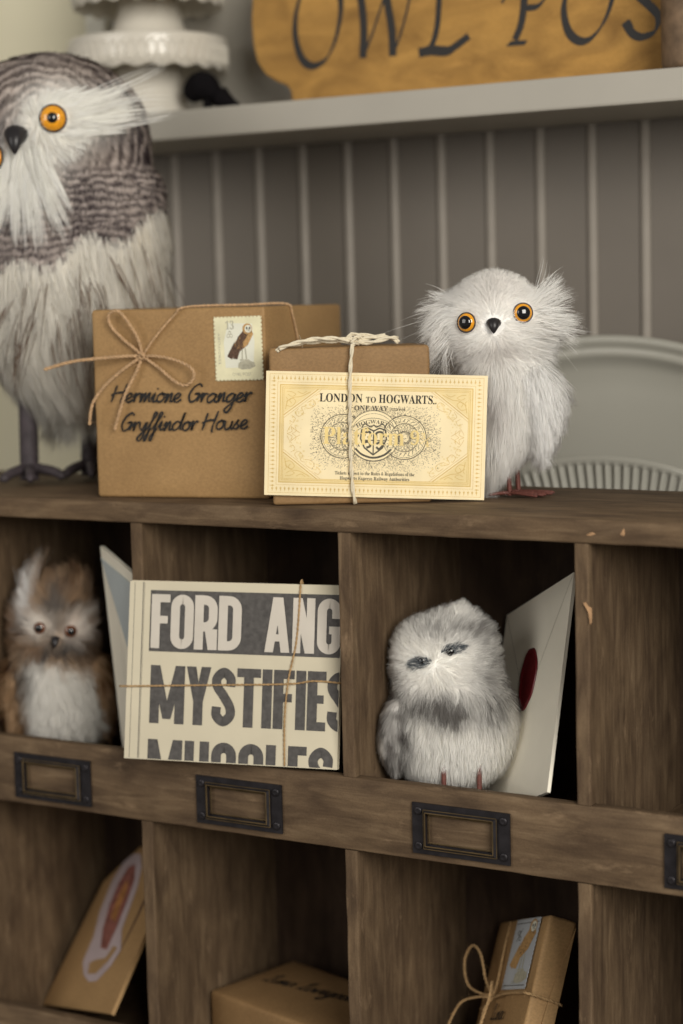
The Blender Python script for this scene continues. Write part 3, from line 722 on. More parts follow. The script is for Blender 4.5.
def blk(ch, w):
    d = Deco(); s = S_; h = s/2
    def cm(p, n=7): return [(q.x, q.y) for q in catmull([Vector(a) for a in p], n)]
    if ch == 'I': d.rect(0, 0, s, 1); return d, s
    if ch in 'FE':
        d.rect(0, 0, s, 1); d.rect(s, 1-s*.85, w, 1); d.rect(s, .46, w-.04, .46+s*.8)
        if ch == 'E': d.rect(s, 0, w, s*.85)
    elif ch == 'L': d.rect(0, 0, s, 1); d.rect(s, 0, w, s*.85)
    elif ch == 'T': d.rect(0, 1-s*.85, w, 1); d.rect(w/2-h, 0, w/2+h, 1-s*.85)
    elif ch in 'OG':
        r = min(.17, w/2-h)
        def rr(t0, t1, cx, cy): return [(cx+r*math.cos(t0+(t1-t0)*i/6), cy+r*math.sin(t0+(t1-t0)*i/6)) for i in range(7)]
        if ch == 'O': d.rib(rr(0, PI/2, w-h-r, 1-h-r)+rr(PI/2, PI, h+r, 1-h-r)+rr(PI, 1.5*PI, h+r, h+r)+rr(1.5*PI, 2*PI, w-h-r, h+r), s, True)
        else: d.rib([(w-h, .64)]+rr(0, PI/2, w-h-r, 1-h-r)+rr(PI/2, PI, h+r, 1-h-r)+rr(PI, 1.5*PI, h+r, h+r)+rr(1.5*PI, 2*PI, w-h-r, h+r)+[(w-h, .5)], s); d.rect(w/2, .36, w-h, .5)
    elif ch in 'DR':
        d.rect(0, 0, s, 1); r = .16; y0 = h if ch == 'D' else .42
        def rr(t0, t1, cx, cy): return [(cx+r*math.cos(t0+(t1-t0)*i/6), cy+r*math.sin(t0+(t1-t0)*i/6)) for i in range(7)]
        d.rib([(s*.5, 1-h)]+rr(PI/2, 0, w-h-r, 1-h-r)+rr(0, -PI/2, w-h-r, y0+r)+[(s*.5, y0)], s*.97)
        if ch == 'R': d.poly([(w*.5, .45), (w-s*.75, .45), (w-s*.9+s*.4, .4), (w, 0), (w-s, 0), (w*.5-.02, .36)][::-1]) ; d.rect(w-s, 0, w, .38)
    elif ch == 'A':
        d.poly([(0, 0), (s*.95, 0), (w/2+s*.42, 1), (w/2-s*.55, 1)]); d.poly([(w-s*.95, 0), (w, 0), (w/2+s*.55, 1), (w/2-s*.42, 1)]); d.rect(w*.28, .2, w*.72, .2+s*.75)
    elif ch == 'N': d.rect(0, 0, s*.9, 1); d.rect(w-s*.9, 0, w, 1); d.poly([(0, 1), (w-s, 0), (w, 0), (s, 1)])
    elif ch == 'M':
        d.rect(0, 0, s, 1); d.rect(w-s, 0, w, 1); d.poly([(0, 1), (w/2-s*.42, 0.08), (w/2+s*.42, .08), (s, 1)]); d.poly([(w-s, 1), (w/2-s*.42, .08), (w/2+s*.42, .08), (w, 1)])
    elif ch == 'Y': d.rect(w/2-h, 0, w/2+h, .45); d.poly([(0, 1), (w/2-h, .4), (w/2+h*.6, .45), (s, 1)]); d.poly([(w, 1), (w-s, 1), (w/2-h*.6, .45), (w/2+h, .4)])
    elif ch == 'S': d.rib(cm([(w-h, .68), (w-h, .82), (w/2, 1-h*.95), (h, .82), (h+.005, .68), (w/2, .52), (w-h-.005, .33), (w-h, .18), (w/2, h*.95), (h, .18), (h, .33)]), s*.95)
    elif ch == 'U': d.rib([(h, 1), (h, .25), (h*1.4, .13), (w/2, h*.95), (w-h*1.4, .13), (w-h, .25), (w-h, 1)], s*.97)
    return d, w
def headline(d, s, x, y, hgt, wid, gap):
    for ch in s:
        if ch == ' ': x += .24*hgt; continue
        ww = {'M': .64, 'Y': .45, 'A': .48, 'S': .42, 'T': .43, 'F': .37, 'E': .33, 'N': .42, 'L': .35}.get(ch, .45)
        g, aw = blk(ch, ww*wid); d.add((g.V, g.F), x, y, hgt, Z=g.Z); x += (aw+gap)*hgt
    return x
pu = NW/216.0
q0, q1, q2, q3 = nf.uv(148, 650), nf.uv(148, 590), nf.uv(150, 592), nf.uv(336, 601)
px_u = (nf.uv(250, 640)[0]-nf.uv(160, 640)[0])/90; px_v = (nf.uv(200, 620)[1]-nf.uv(200, 720)[1])/100
pan0 = nf.uv(149, 651); pan1 = nf.uv(152, 590)
D = Deco(); D.rect(pan0[0], pan0[1], NW-.0004, pan1[1]); D.build('headline_panel', nf, .0002, 'news_ink', news, label='dark headline panel')
D = Deco(); y0 = nf.uv(155, 648)[1]; hh = nf.uv(155, 594)[1]-y0
headline(D, 'FORD', nf.uv(151, 640)[0], y0, hh, 1.0, .022); headline(D, 'ANG', nf.uv(265, 640)[0], y0, hh, 1.0, .05); D.clip(NW-.0005)
D.build('headline', nf, .0007, 'news_light', news, label='pale block headline letters')
D = Deco(); y0 = nf.uv(155, 723)[1]; hh = nf.uv(155, 665)[1]-y0
headline(D, 'MYSTIFIES', nf.uv(150, 700)[0], y0, hh, 1.0, .03); D.clip(NW-.0005)
y1 = nf.uv(155, 739)[1]-hh; headline(D, 'MUGGLES', nf.uv(148, 745)[0], y1, hh, 1.0, .045); D.clip(NW-.0005); D.clip_y(.0006)
D.build('headline', nf, .0003, 'news_ink', news, label='charcoal block headline letters')
D = Deco()
for u, w_ in ((.0035, .0003), (.0095, .0005), (.0105, .0002)): D.rect(u, .0005, u+w_, NH-.0005)
D.build('margin_rule', nf, .0001, 'news_ink', news)
V, F = [], []
yk = nf.uv(290, 684)
A0 = nf.uv(124, 686); Bk = nf.uv(288, 684); R0 = nf.uv(339, 683)
strand([nf.p(-.0008, A0[1], -.003), nf.p(-.001, A0[1], .0008), nf.p(Bk[0]*.5, A0[1]*.5+Bk[1]*.5, .0009), nf.p(Bk[0], Bk[1], .0011), nf.p((Bk[0]+NW)/2, R0[1]+.0006, .0009), nf.p(NW+.0008, R0[1], .0007), nf.p(NW+.001, R0[1], -.0035)], .00065, V, F, fuzz=.1)
T0 = nf.uv(301, 592); T1 = nf.uv(285, 764)
strand([nf.p(T0[0], NH+.001, -.003), nf.p(T0[0], NH+.0008, .0008), nf.p(*nf.uv(297, 640), .0009), nf.p(*nf.uv(289, 680), .0012), nf.p(*nf.uv(285, 720), .0009), nf.p(T1[0], .0004, .0009)], .00065, V, F, fuzz=.15)
from_lists('thin_twine', V, F, 'dark_twine', news, True, label='thin tan twine')

# ------------------------------------------------------------------ envelopes
def slab(name, quad, t, mat, root, label=None):
    """flat sheet of thickness t behind the given outline (counter-clockwise from the front)"""
    q = [Vector(p) for p in quad]; n = (q[1]-q[0]).cross(q[2]-q[0]).normalized(); k = len(q)
    V = q+[p-n*t for p in q]
    F = [tuple(range(k)), tuple(range(2*k-1, k-1, -1))]+[((i+1) % k, i, i+k, (i+1) % k+k) for i in range(k)]
    return from_lists(name, V, F, mat, root, label=label), n
# sealed letter
LA, LB, LC = Vector((.1376, .008, -.1529)), Vector((.1285, .075, -.0291)), Vector((.0497, .145, -.0725)); LD = LA+LC-LB
let = thing('sealed_letter', 'ivory envelope with dark red wax seal leaning behind the round grey owl', 'envelope', LD)
lf = Frame(LD, LA-LD, LC-LD); lw, lh = (LA-LD).length, (LC-LD).length
slab('envelope_body', [LD+(LC-LD)*.034, LD+(LA-LD)*.06, LA, LB, LC], .0022, 'envelope', let)
D = Deco(); D.rib([(0.001, lh-.001), (lw*.5, lh*.47), (lw-.001, lh-.001)], .0003); D.build('flap_edge', lf, .0001, 'grey_ink_pale', let)
sx, sy = lf.uv(528.5, 678); ex = .40*(lf.uv(538, 678)[0]-lf.uv(519, 678)[0]); ey = .5*(lf.uv(528, 650)[1]-lf.uv(528, 707)[1])
V, F = [], []; n = 48; rr_ = random.Random(5)
ro = (ex+ey)/2
rings = [(1.0, .0001), (1.02, .0005), (.96, .0010), (.84, .0011), (.78, .0006), (.74, .0005)]
wob = [1+.035*math.sin(3*t*2*PI/n+1)+.02*math.sin(7*t*2*PI/n) for t in range(n)]
for k, (s_, o_) in enumerate(rings):
    for i in range(n): V.append(lf.p(sx+ex*s_*wob[i]*math.cos(2*PI*i/n), sy+ey*s_*wob[i]*math.sin(2*PI*i/n), o_))
for k in range(len(rings)-1):
    for i in range(n): F.append((k*n+i, k*n+(i+1) % n, (k+1)*n+(i+1) % n, (k+1)*n+i))
F.append(tuple((len(rings)-1)*n+i for i in range(n)))
from_lists('wax_seal', V, F, 'wax', let, True, label='round dark red wax seal')
# letter beside the brown owl
A_, B_ = Vector((-.2088, .05, -.190)), at(100, 546, 1, .042); Cc_ = at(133, 578, 1, .010); Cc_ = Vector((-.1605, .010, Cc_.z)); Dd_ = Vector((-.1600, .010, -.1905))
Ab = at(122, 742, 1, .05); Ab = Ab+(Ab-B_)*.16
l1 = thing('plain_letter', 'cream envelope standing between the brown owl and the newspaper', 'envelope', (-.19, .03, FLOOR1))
slab('envelope_body', [Ab, Dd_, Cc_, B_], .003, 'envelope', l1)
mid = Ab.lerp(Cc_, .62)
nn = (Dd_-Ab).cross(Cc_-Ab).normalized()
slab('flap', [B_.lerp(Ab, .05)+nn*.0005, mid+nn*.0022, Cc_.lerp(Dd_, .05)+nn*.0005], .0004, 'envelope_inside', l1, label='blue-white flap')
# kraft envelope with sticker
EA, EB, ED = Vector((-.1959, .008, -.3494)), Vector((-.1866, .065, -.2737)), Vector((-.3060, .0685, -.3820)); 
ef = Frame(ED, EA-ED, (EB-EA)); ew = (EA-ED).length
ef = Frame(ED, EA-ED, (EB-EA)-(EA-ED).normalized()*((EB-EA).dot((EA-ED).normalized())))
env = thing('kraft_envelope', 'brown kraft envelope with a long pale-edged sticker leaning in the lower left cubby', 'envelope', ED)
def pe(u, v): return ef.p(*ef.uv(u, v))
slab('envelope_body', [pe(43, 1004), pe(111, 1014), pe(146, 932), pe(158, 905), pe(158, 868), pe(141, 846), pe(103, 882)], .003, 'kraft_env', env)
D = Deco(); D.rib([ef.uv(117, 957), ef.uv(131, 930), ef.uv(146, 898)], lambda t: .0008+.0035*t); D.build('flap_edge', ef, .0002, 'stamp_brown', env)
D = Deco(); 
out_ = [(84, 975), (83, 962), (92, 941), (94, 936), (100, 912), (112, 882), (124, 862), (134, 854), (141, 854), (142, 868), (138, 886), (130, 908), (122, 930), (121, 950), (111, 966), (97, 981), (89, 982)]
D.poly([ef.uv(*p) for p in out_]); D.build('sticker', ef, .0003, 'sticker', env, label='pale pink edged sticker')
D = Deco(); D.poly([ef.uv(*p) for p in [(88, 974), (90, 963), (96, 960), (106, 958), (114, 946), (118, 948), (108, 962), (96, 974)]]); D.build('sticker_window', ef, .00045, 'kraft_env', env)
D = Deco(); D.poly([ef.uv(*p) for p in [(101, 948), (103, 930), (110, 905), (119, 883), (129, 867), (136, 864), (135, 880), (127, 903), (117, 928), (107, 950)]]); D.build('sticker_print', ef, .00045, 'sticker_red', env, label='faded red print')
D = Deco(); D.poly([ef.uv(*p) for p in [(111, 918), (117, 900), (125, 884), (129, 880), (127, 893), (121, 906), (116, 922)]]); D.build('sticker_print', ef, .0005, 'sticker_orange', env, label='orange print')

# ------------------------------------------------------------------ flat box with handwriting, lower middle cubby
zt_ = -.342; Bf = at(210, 990.5, 2, zt_); fa = math.radians(-15.5)
bx, by = Vector((math.cos(fa), math.sin(fa), 0)), Vector((-math.sin(fa), math.cos(fa), 0))
mb = thing('flat_parcel', 'low brown box with handwriting on its lid in the lower middle cubby', 'parcel', (-.09, .09, FLOOR2))
parcel(Vector((Bf.x, Bf.y, FLOOR2)), bx, by, (0, 0, 1), .125, .082, zt_-FLOOR2, 'kraft2', mb, seed=4)
mf = Frame(Vector((Bf.x, Bf.y, zt_)), bx, by)
D = Deco(); a = mf.uv(262, 981); b_ = mf.uv(352, 1003); handwriting('Luna Lovegood', D, *a, *b_, .0075, .0012)
D.build('address', mf, .0007, 'ink', mb, label='black handwritten name')

# ------------------------------------------------------------------ leaning parcel with stamp, lower right cubby
M3 = np.array([[.76, -.648, .046], [.546, .675, .497], [-.353, -.352, .867]])
rx, ry, rz = [Vector(M3[:, i]).normalized() for i in range(3)]
E1 = at(550, 914, 1, .0700)
WF, TT, HH = .106, .0195, .1045     # stamped face width, thickness, height
pr3 = thing('stamped_parcel', 'thin brown parcel with owl stamp and twine bow leaning in the lower right cubby', 'parcel', E1-rz*HH-ry*.03)
# corner frame: stamped face runs from E1 along ry (away) and rz; thickness along rx
parcel(E1-rz*HH+ry*WF, -ry, rx, rz, WF, TT, HH, 'kraft_env', pr3, seed=6, amp=.001)
sf = Frame(E1-rz*HH+ry*WF-rx*.0007, -ry, rz)
def s3(u, v, o=0): a, b_ = sf.uv(u, v); return sf.p(a, b_, o)
so = sf.uv(501.5, 990); s1 = sf.uv(525, 989); s2_ = sf.uv(519, 920)
st_w, st_h = abs(s1[0]-so[0]), abs(s2_[1]-so[1])
fs3 = Frame(sf.p(*so), sf.x, sf.y); owl_stamp(pr3, fs3, st_w, st_h, 1)
V, F = [], []
k3 = s3(496, 998, .002)
strand([s3(510, 921, -.001), s3(506, 950, .0012), s3(500, 980, .0014), k3], .0009, V, F, fuzz=.3)
strand([k3, s3(508, 994, .0015), s3(522, 993, .0014), on_plane(527, 993, E1-rx*.001-ry*.001, -ry), on_plane(545, 999, E1-ry*.0018, -ry), on_plane(563, 1006, E1-ry*.0018, -ry)], .0010, V, F, fuzz=.35)
K = lambda a, b, c: k3+sf.x*a+sf.y*b+sf.n*c      # loops stand free of the paper
strand([k3, K(-.006, .010, .006), K(-.012, .026, .012), K(-.020, .031, .017), K(-.026, .020, .018), K(-.020, .004, .012), k3], .0010, V, F, fuzz=.4)
strand([k3, K(.006, .006, .005), K(.016, .007, .008), K(.022, -.004, .009), K(.020, -.022, .010)], .0010, V, F, fuzz=.4)
strand([k3, K(-.010, -.002, .008), K(-.022, -.008, .015), K(-.028, -.024, .018)], .0010, V, F, fuzz=.4)
strand([k3, K(.001, -.008, .004), K(.006, -.018, .006), K(-.002, -.032, .007)], .0010, V, F, fuzz=.4)
from_lists('twine_bow', V, F, 'dark_twine', pr3, True, label='frayed jute twine bow')
D = Deco(); a = sf.uv(491, 1020); b_ = sf.uv(503, 1019); handwriting('Luna', D, *a, *b_, .005, .001); D.build('address', sf, .0008, 'ink', pr3)
# folded end flap of the wrapping on its narrow side
ff = Frame(E1-ry*.0006, rx, rz)
fl_ = [ff.p(TT*.9, -.006, .0009), ff.p(TT*.98, -.11, .0009), ff.p(TT*.55, -.115, .0009), ff.p(TT*.62, -.055, .0009)]
slab('wrapping_fold', [E1+rx*TT*.95-rz*.004-ry*.0016, E1+rx*TT*.6-rz*.050-ry*.0016, E1+rx*TT*.45-rz*.102-ry*.0016, E1+rx*TT*.97-rz*.102-ry*.0016], .0006, 'kraft_env', pr3)

# ------------------------------------------------------------------ on the upper shelf
def lathe(name, prof, mat, root, at_=(0, 0, 0), n=64, wave=None, parent=None, label=None, smooth=True):
    V, F = [], []
    for r, z in prof:
        for i in range(n):
            t = 2*PI*i/n; rr, zz = (r, z) if wave is None else wave(r, z, t); V.append((at_[0]+rr*math.cos(t), at_[1]+rr*math.sin(t), at_[2]+zz))
    for k in range(len(prof)-1):
        for i in range(n): F.append((k*n+i, k*n+(i+1) % n, (k+1)*n+(i+1) % n, (k+1)*n+i))
    F.append(tuple(reversed(range(n)))); F.append(tuple((len(prof)-1)*n+i for i in range(n)))
    return from_lists(name, V, F, mat, root, smooth, parent=parent, label=label)
ZS = .2935
def cake_stand(label, x, y, z, R, Hs, lip):
    t = thing('cake_stand', label, 'cake stand', (x, y, z), group='stacked white cake stands')
    lathe('pedestal', [(.001, 0), (R*.52, 0), (R*.52, .003), (R*.50, .005), (R*.43, Hs*.5), (R*.37, Hs*.85), (R*.36, Hs)], 'porcelain', t, (x, y, z))
    def wv(r, zz, a):
        k = max(0, (r-R*.9)/(R*.1)); return r, zz-(k*.0016*(1-math.cos(a*20)) if zz < Hs-lip+.004 else 0)
    lathe('plate', [(R*.36, Hs), (R*.7, Hs+.002), (R*.93, Hs+.002), (R*.955, Hs-lip+.002), (R*.975, Hs-lip), (R*.995, Hs-lip+.001), (R*1.0, Hs-lip*.5), (R*1.0, Hs+.004), (R*.99, Hs+.0065), (R*.96, Hs+.0070), (R*.93, Hs+.005), (R*.5, Hs+.004), (.001, Hs+.004)], 'porcelain', t, (x, y, z), n=260, wave=wv)
    V, F = [], []      # raised lattice moulding round the rim
    for k in range(2):
        pts = [Vector((x+(R*1.0)*math.cos(a), y+(R*1.0)*math.sin(a), z+Hs-lip*.42+lip*.42*math.sin(a*26+k*PI))) for a in [2*PI*i/390 for i in range(391)]]
        tube(pts, .0009, 5, V, F)
    from_lists('rim_moulding', V, F, 'porcelain', t, True)
    return t
cs = at(155, 60, 1, .277)
cake_stand('lower white cake stand with scalloped rim standing at the left end of the shelf', cs.x-.001, .2690, ZS, .0645, .0560, .0185)
cake_stand('upper white cake stand, stacked on the lower one and cut by the frame', cs.x+.001, .2690, ZS+.0560+.0042, .0610, .044, .0155)
# black ornament: a small bird, beak hidden by the stand
bo = thing('black_ornament', 'small black bird-shaped ornament half hidden beside the lower cake stand', 'ornament', (-.247, .262, ZS))
P_ = [(-.274, .258, ZS+.014), (-.264, .258, ZS+.021), (-.256, .258, ZS+.020), (-.246, .258, ZS+.013), (-.236, .258, ZS+.007), (-.226, .258, ZS+.003)]
V, F = tube(catmull([Vector(p) for p in P_], 6), lambda t: .0015+.0105*math.sin(PI*min(1, t*1.35+.12))**.8 if t < .62 else .0075*(1-t)/.38+.0015, 16)
from_lists('body', V, F, 'black_glaze', bo, True)
V, F = tube([Vector((-.256, .258, ZS+.0)), Vector((-.256, .258, ZS+.014))], .004, 10); from_lists('foot', V, F, 'black_glaze', bo, True)
# sign board
sg = thing('owl_sign', 'long ochre wooden sign with black calligraphic capitals standing on the upper shelf', 'sign', (.0, .268, ZS))
SY = .268
def sp(u, v): q = at(u, v, 1, SY); return q.x, q.z
outl = [(292.5, 98.5), (290, 90), (286, 85), (276, 81), (265, 74), (257, 62), (253, 45), (251, 22), (252, 0), (256, -22), (266, -40), (282, -50), (290, -56), (292, -66)]
pts = [sp(*p) for p in outl]; xb = pts[0][0]; 
pts[0] = (xb, ZS+.0002); zt2 = pts[-1][1]
mx_ = .05; right = [(2*mx_-x, z) for x, z in reversed(pts)]
full = pts+right; n = len(full)
V = [(x, SY, z) for x, z in full]+[(x, SY+.014, z) for x, z in full]
F = [tuple(range(n))[::-1] if False else tuple(range(n)), tuple(range(2*n-1, n-1, -1))]+[((i+1) % n, i, i+n, (i+1) % n+n) for i in range(n)]
bm = bmesh.new(); vs = [bm.verts.new(v) for v in V]
for f in F: bm.faces.new([vs[i] for i in f])
bmesh.ops.recalc_face_normals(bm, faces=bm.faces)
bmesh.ops.bevel(bm, geom=[e for e in bm.edges if abs(e.verts[0].co.y-e.verts[1].co.y) < 1e-6], offset=.0012, segments=2, affect='EDGES')
from_bm('board', bm, 'sign', sg)
gf = Frame((0, SY-.0002, 0), (1, 0, 0), (0, 0, 1))
D = Deco()
def nib(pts, w0, w1, ang=.6, n=10):
    """broad-nib stroke: width follows the stroke direction against the nib angle"""
    P = catmull([Vector(sp(*p)) for p in pts], n); W = []
    for i, p in enumerate(P):
        d = (P[min(len(P)-1, i+1)]-P[max(0, i-1)]); a = math.atan2(d.y, d.x); W.append(w0+(w1-w0)*abs(math.sin(a-ang)))
    D.rib(P, lambda t: W[min(len(W)-1, int(round(t*(len(W)-1))))])
nib([(316, -20), (303, -8), (296, 15), (296, 40), (303, 60), (314, 66), (327, 58), (336, 38), (341, 10), (338, -12), (327, -22), (316, -20)], .0014, .0066, .9)
nib([(357, -24), (362, 5), (364, 30), (363, 58)], .0048, .0066); nib([(363, 58), (372, 35), (382, 5), (389, -20)], .0018, .0034, 1.2)
nib([(383, -24), (388, 5), (392, 30), (393, 56)], .0048, .0066); nib([(393, 56), (402, 30), (409, 2), (414, -24)], .0018, .0034, 1.2)
nib([(440, -24), (439, 5), (437, 28), (432, 45), (424, 51)], .004, .0048); nib([(419, 53), (432, 50.5), (447, 51), (456, 46), (469, 36)], .0028, .0078, 1.1)
nib([(525, -22), (524, 5), (521, 25), (515, 40)], .0045, .0058); D.poly([sp(506, 46.5), sp(525, 45), sp(528, 40), sp(511, 41)])
nib([(502, 3), (508, -6), (520, -14), (538, -14), (545, -4), (538, 6), (526, 8)], .0016, .0054, .9)
nib([(582, -28), (570, -14), (564, 8), (568, 30), (578, 40.5), (590, 39), (603, 24), (612, 0), (612, -20), (600, -30), (582, -28)], .0014, .0066, .9)
nib([(650, -26), (638, -22), (636, -8), (648, 4), (658, 16), (655, 31), (642, 37), (632, 33), (625, 22)], .0016, .0062, .9)
D.poly([sp(623, 27), sp(630, 19), sp(634, 27), sp(630, 33)])
# last letter, hidden here by the pot and the frame
nib([(690, -22), (720, -24)], .004, .005); nib([(705, -22), (704, 5), (700, 34)], .0045, .0058)
D.F = [f for f in D.F]
D.build('lettering', gf, .0001, 'black_paint', sg, label='black calligraphic capitals')
# pot at the right
pt = at(662, 64, 1, .24)
pot = thing('brown_pot', 'mottled brown pot at the right end of the upper shelf, cut by the frame', 'pot', (pt.x+.0205, .2435, ZS))
# bottom edge hangs at shelf height near the front edge
lathe('vessel', [(.001, 0), (.0185, 0), (.0200, .0012), (.0208, .004), (.0212, .03), (.0218, .08), (.0224, .082), (.0224, .086), (.0205, .086), (.0195, .03), (.001, .01)], 'clay', pot, (pt.x+.0205, .2435, ZS), n=48)

# ------------------------------------------------------------------ plates behind the cabinet
def leaning_plate(name, label, top, R, prof, lean, mat='plate', flutes=None):
    """round plate standing on the counter, face to the front, leaning back; top = world point of its upper rim"""
    ca, sa = math.cos(lean), math.sin(lean); up = Vector((0, sa, ca)); fw = Vector((0, -ca, sa)); ctr = Vector(top)-up*R
    t = thing(name, label, 'plate', ctr-up*R); n = 1140 if flutes else 180; V, F = [], []
    for r, o in prof:
        for i in range(n):
            a = 2*PI*i/n; oo = o
            if flutes: oo += flutes(r, a)
            V.append(ctr+Vector((1, 0, 0))*(r*R*math.cos(a))+up*(r*R*math.sin(a))+fw*oo)
    m = len(prof)
    for k in range(m-1):
        for i in range(n): F.append((k*n+i, k*n+(i+1) % n, (k+1)*n+(i+1) % n, (k+1)*n+i))
    F.append(tuple(reversed(range(n)))); F.append(tuple((m-1)*n+i for i in range(n)))
    from_lists('plate_body', V, F, mat, t, True)
    return t
q = at(612, 335.5, 1, .305)
Rb = (q.z+.4025)/2/math.cos(.06)
leaning_plate('serving_platter', 'large pale grey-green round platter leaning on the beadboard behind the cabinet', q, Rb,
    [(.001, -.002), (.86, -.002), (1.0, .009), (1.0, .0120), (.988, .0135), (.975, .0125), (.968, .0098), (.958, .0098), (.948, .0105), (.938, .0090), (.925, .0045), (.90, .002), (.86, .001), (.84, .0008), (.001, .0008)], .06)
q = at(605, 455, 1, .215)
Rf = .165; qz = q.z
def fl_fn(r, a): return .0014*math.cos(a*88) if .30 < r < .97 else 0
leaning_plate('fluted_plate', 'pale fluted plate with radiating ribs standing in front of the platter', q, (q.z+.4025)/2/math.cos(.05),
    [(.001, -.003), (.6, -.003), (.96, .004), (1.0, .006), (1.0, .0078), (.985, .0083), (.972, .0072), (.965, .0062), (.9, .0045), (.75, .0015), (.5, 0), (.29, 0), (.001, 0)], .05, flutes=lambda r, a: (.0017*math.cos(a*190) if .3 < r < .968 else 0))

# ------------------------------------------------------------------ toy owls
def smooth(a, b, x): t = np.clip((x-a)/(b-a), 0, 1); return t*t*(3-2*t)
def nz(P, s, seed=0.0):
    """smooth noise in -1..1 for an array of points"""
    return np.array([noise.noise(Vector((p[0]*s+seed, p[1]*s+seed*1.3, p[2]*s-seed))) for p in P])
def skin(name, prof, parent, color, scale, mat='skin', seg=56, rings=70, ripple=None, yaw=None):
    """closed body through profile rows (z, cx, cy, rx, ry) in units of scale; returns object, sampler data"""
    A = np.array(prof, float); zs = A[:, 0]
    # monotone parameter along the rows, smoothed
    tt = np.linspace(0, len(A)-1, rings)
    def cr(col):
        out = []
        for t in tt:
            i = min(int(t), len(A)-2); f = t-i
            p0, p1, p2, p3 = col[max(0, i-1)], col[i], col[i+1], col[min(len(A)-1, i+2)]
            out.append(.5*((2*p1)+(p2-p0)*f+(2*p0-5*p1+4*p2-p3)*f*f+(3*p1-p0-3*p2+p3)*f**3))
        return np.array(out)
    Z, CX, CY, RX, RY = [cr(A[:, k]) for k in range(5)]
    RX = np.maximum(RX, .15); RY = np.maximum(RY, .15)
    V = []; F = []
    for k in range(rings):
        for i in range(seg):
            a = 2*PI*i/seg
            V.append((CX[k]+RX[k]*math.cos(a), CY[k]+RY[k]*math.sin(a), Z[k]))
    V = np.array(V)
    if ripple is not None: V = ripple(V)
    for k in range(rings-1):
        for i in range(seg): F.append((k*seg+i, k*seg+(i+1) % seg, (k+1)*seg+(i+1) % seg, (k+1)*seg+i))
    F.append(tuple(reversed(range(seg)))); F.append(tuple((rings-1)*seg+i for i in range(seg)))
    me = bpy.data.meshes.new(name); me.from_pydata([tuple(v*scale) for v in V], [], F); me.update()
    ca = me.color_attributes.new('Col', 'FLOAT_COLOR', 'POINT')
    nrm = np.array([v.normal[:] for v in me.vertices])
    col = color(V, nrm, 0.0)
    ca.data.foreach_set('color', np.concatenate([col, np.ones((len(V), 1))], 1).astype(np.float32).ravel())
    o = link(name, me, mat, parent, True)
    tris = np.array([(f[0], f[1], f[2]) for f in F if len(f) == 4]+[(f[0], f[2], f[3]) for f in F if len(f) == 4])
    return o, (V, nrm, tris)
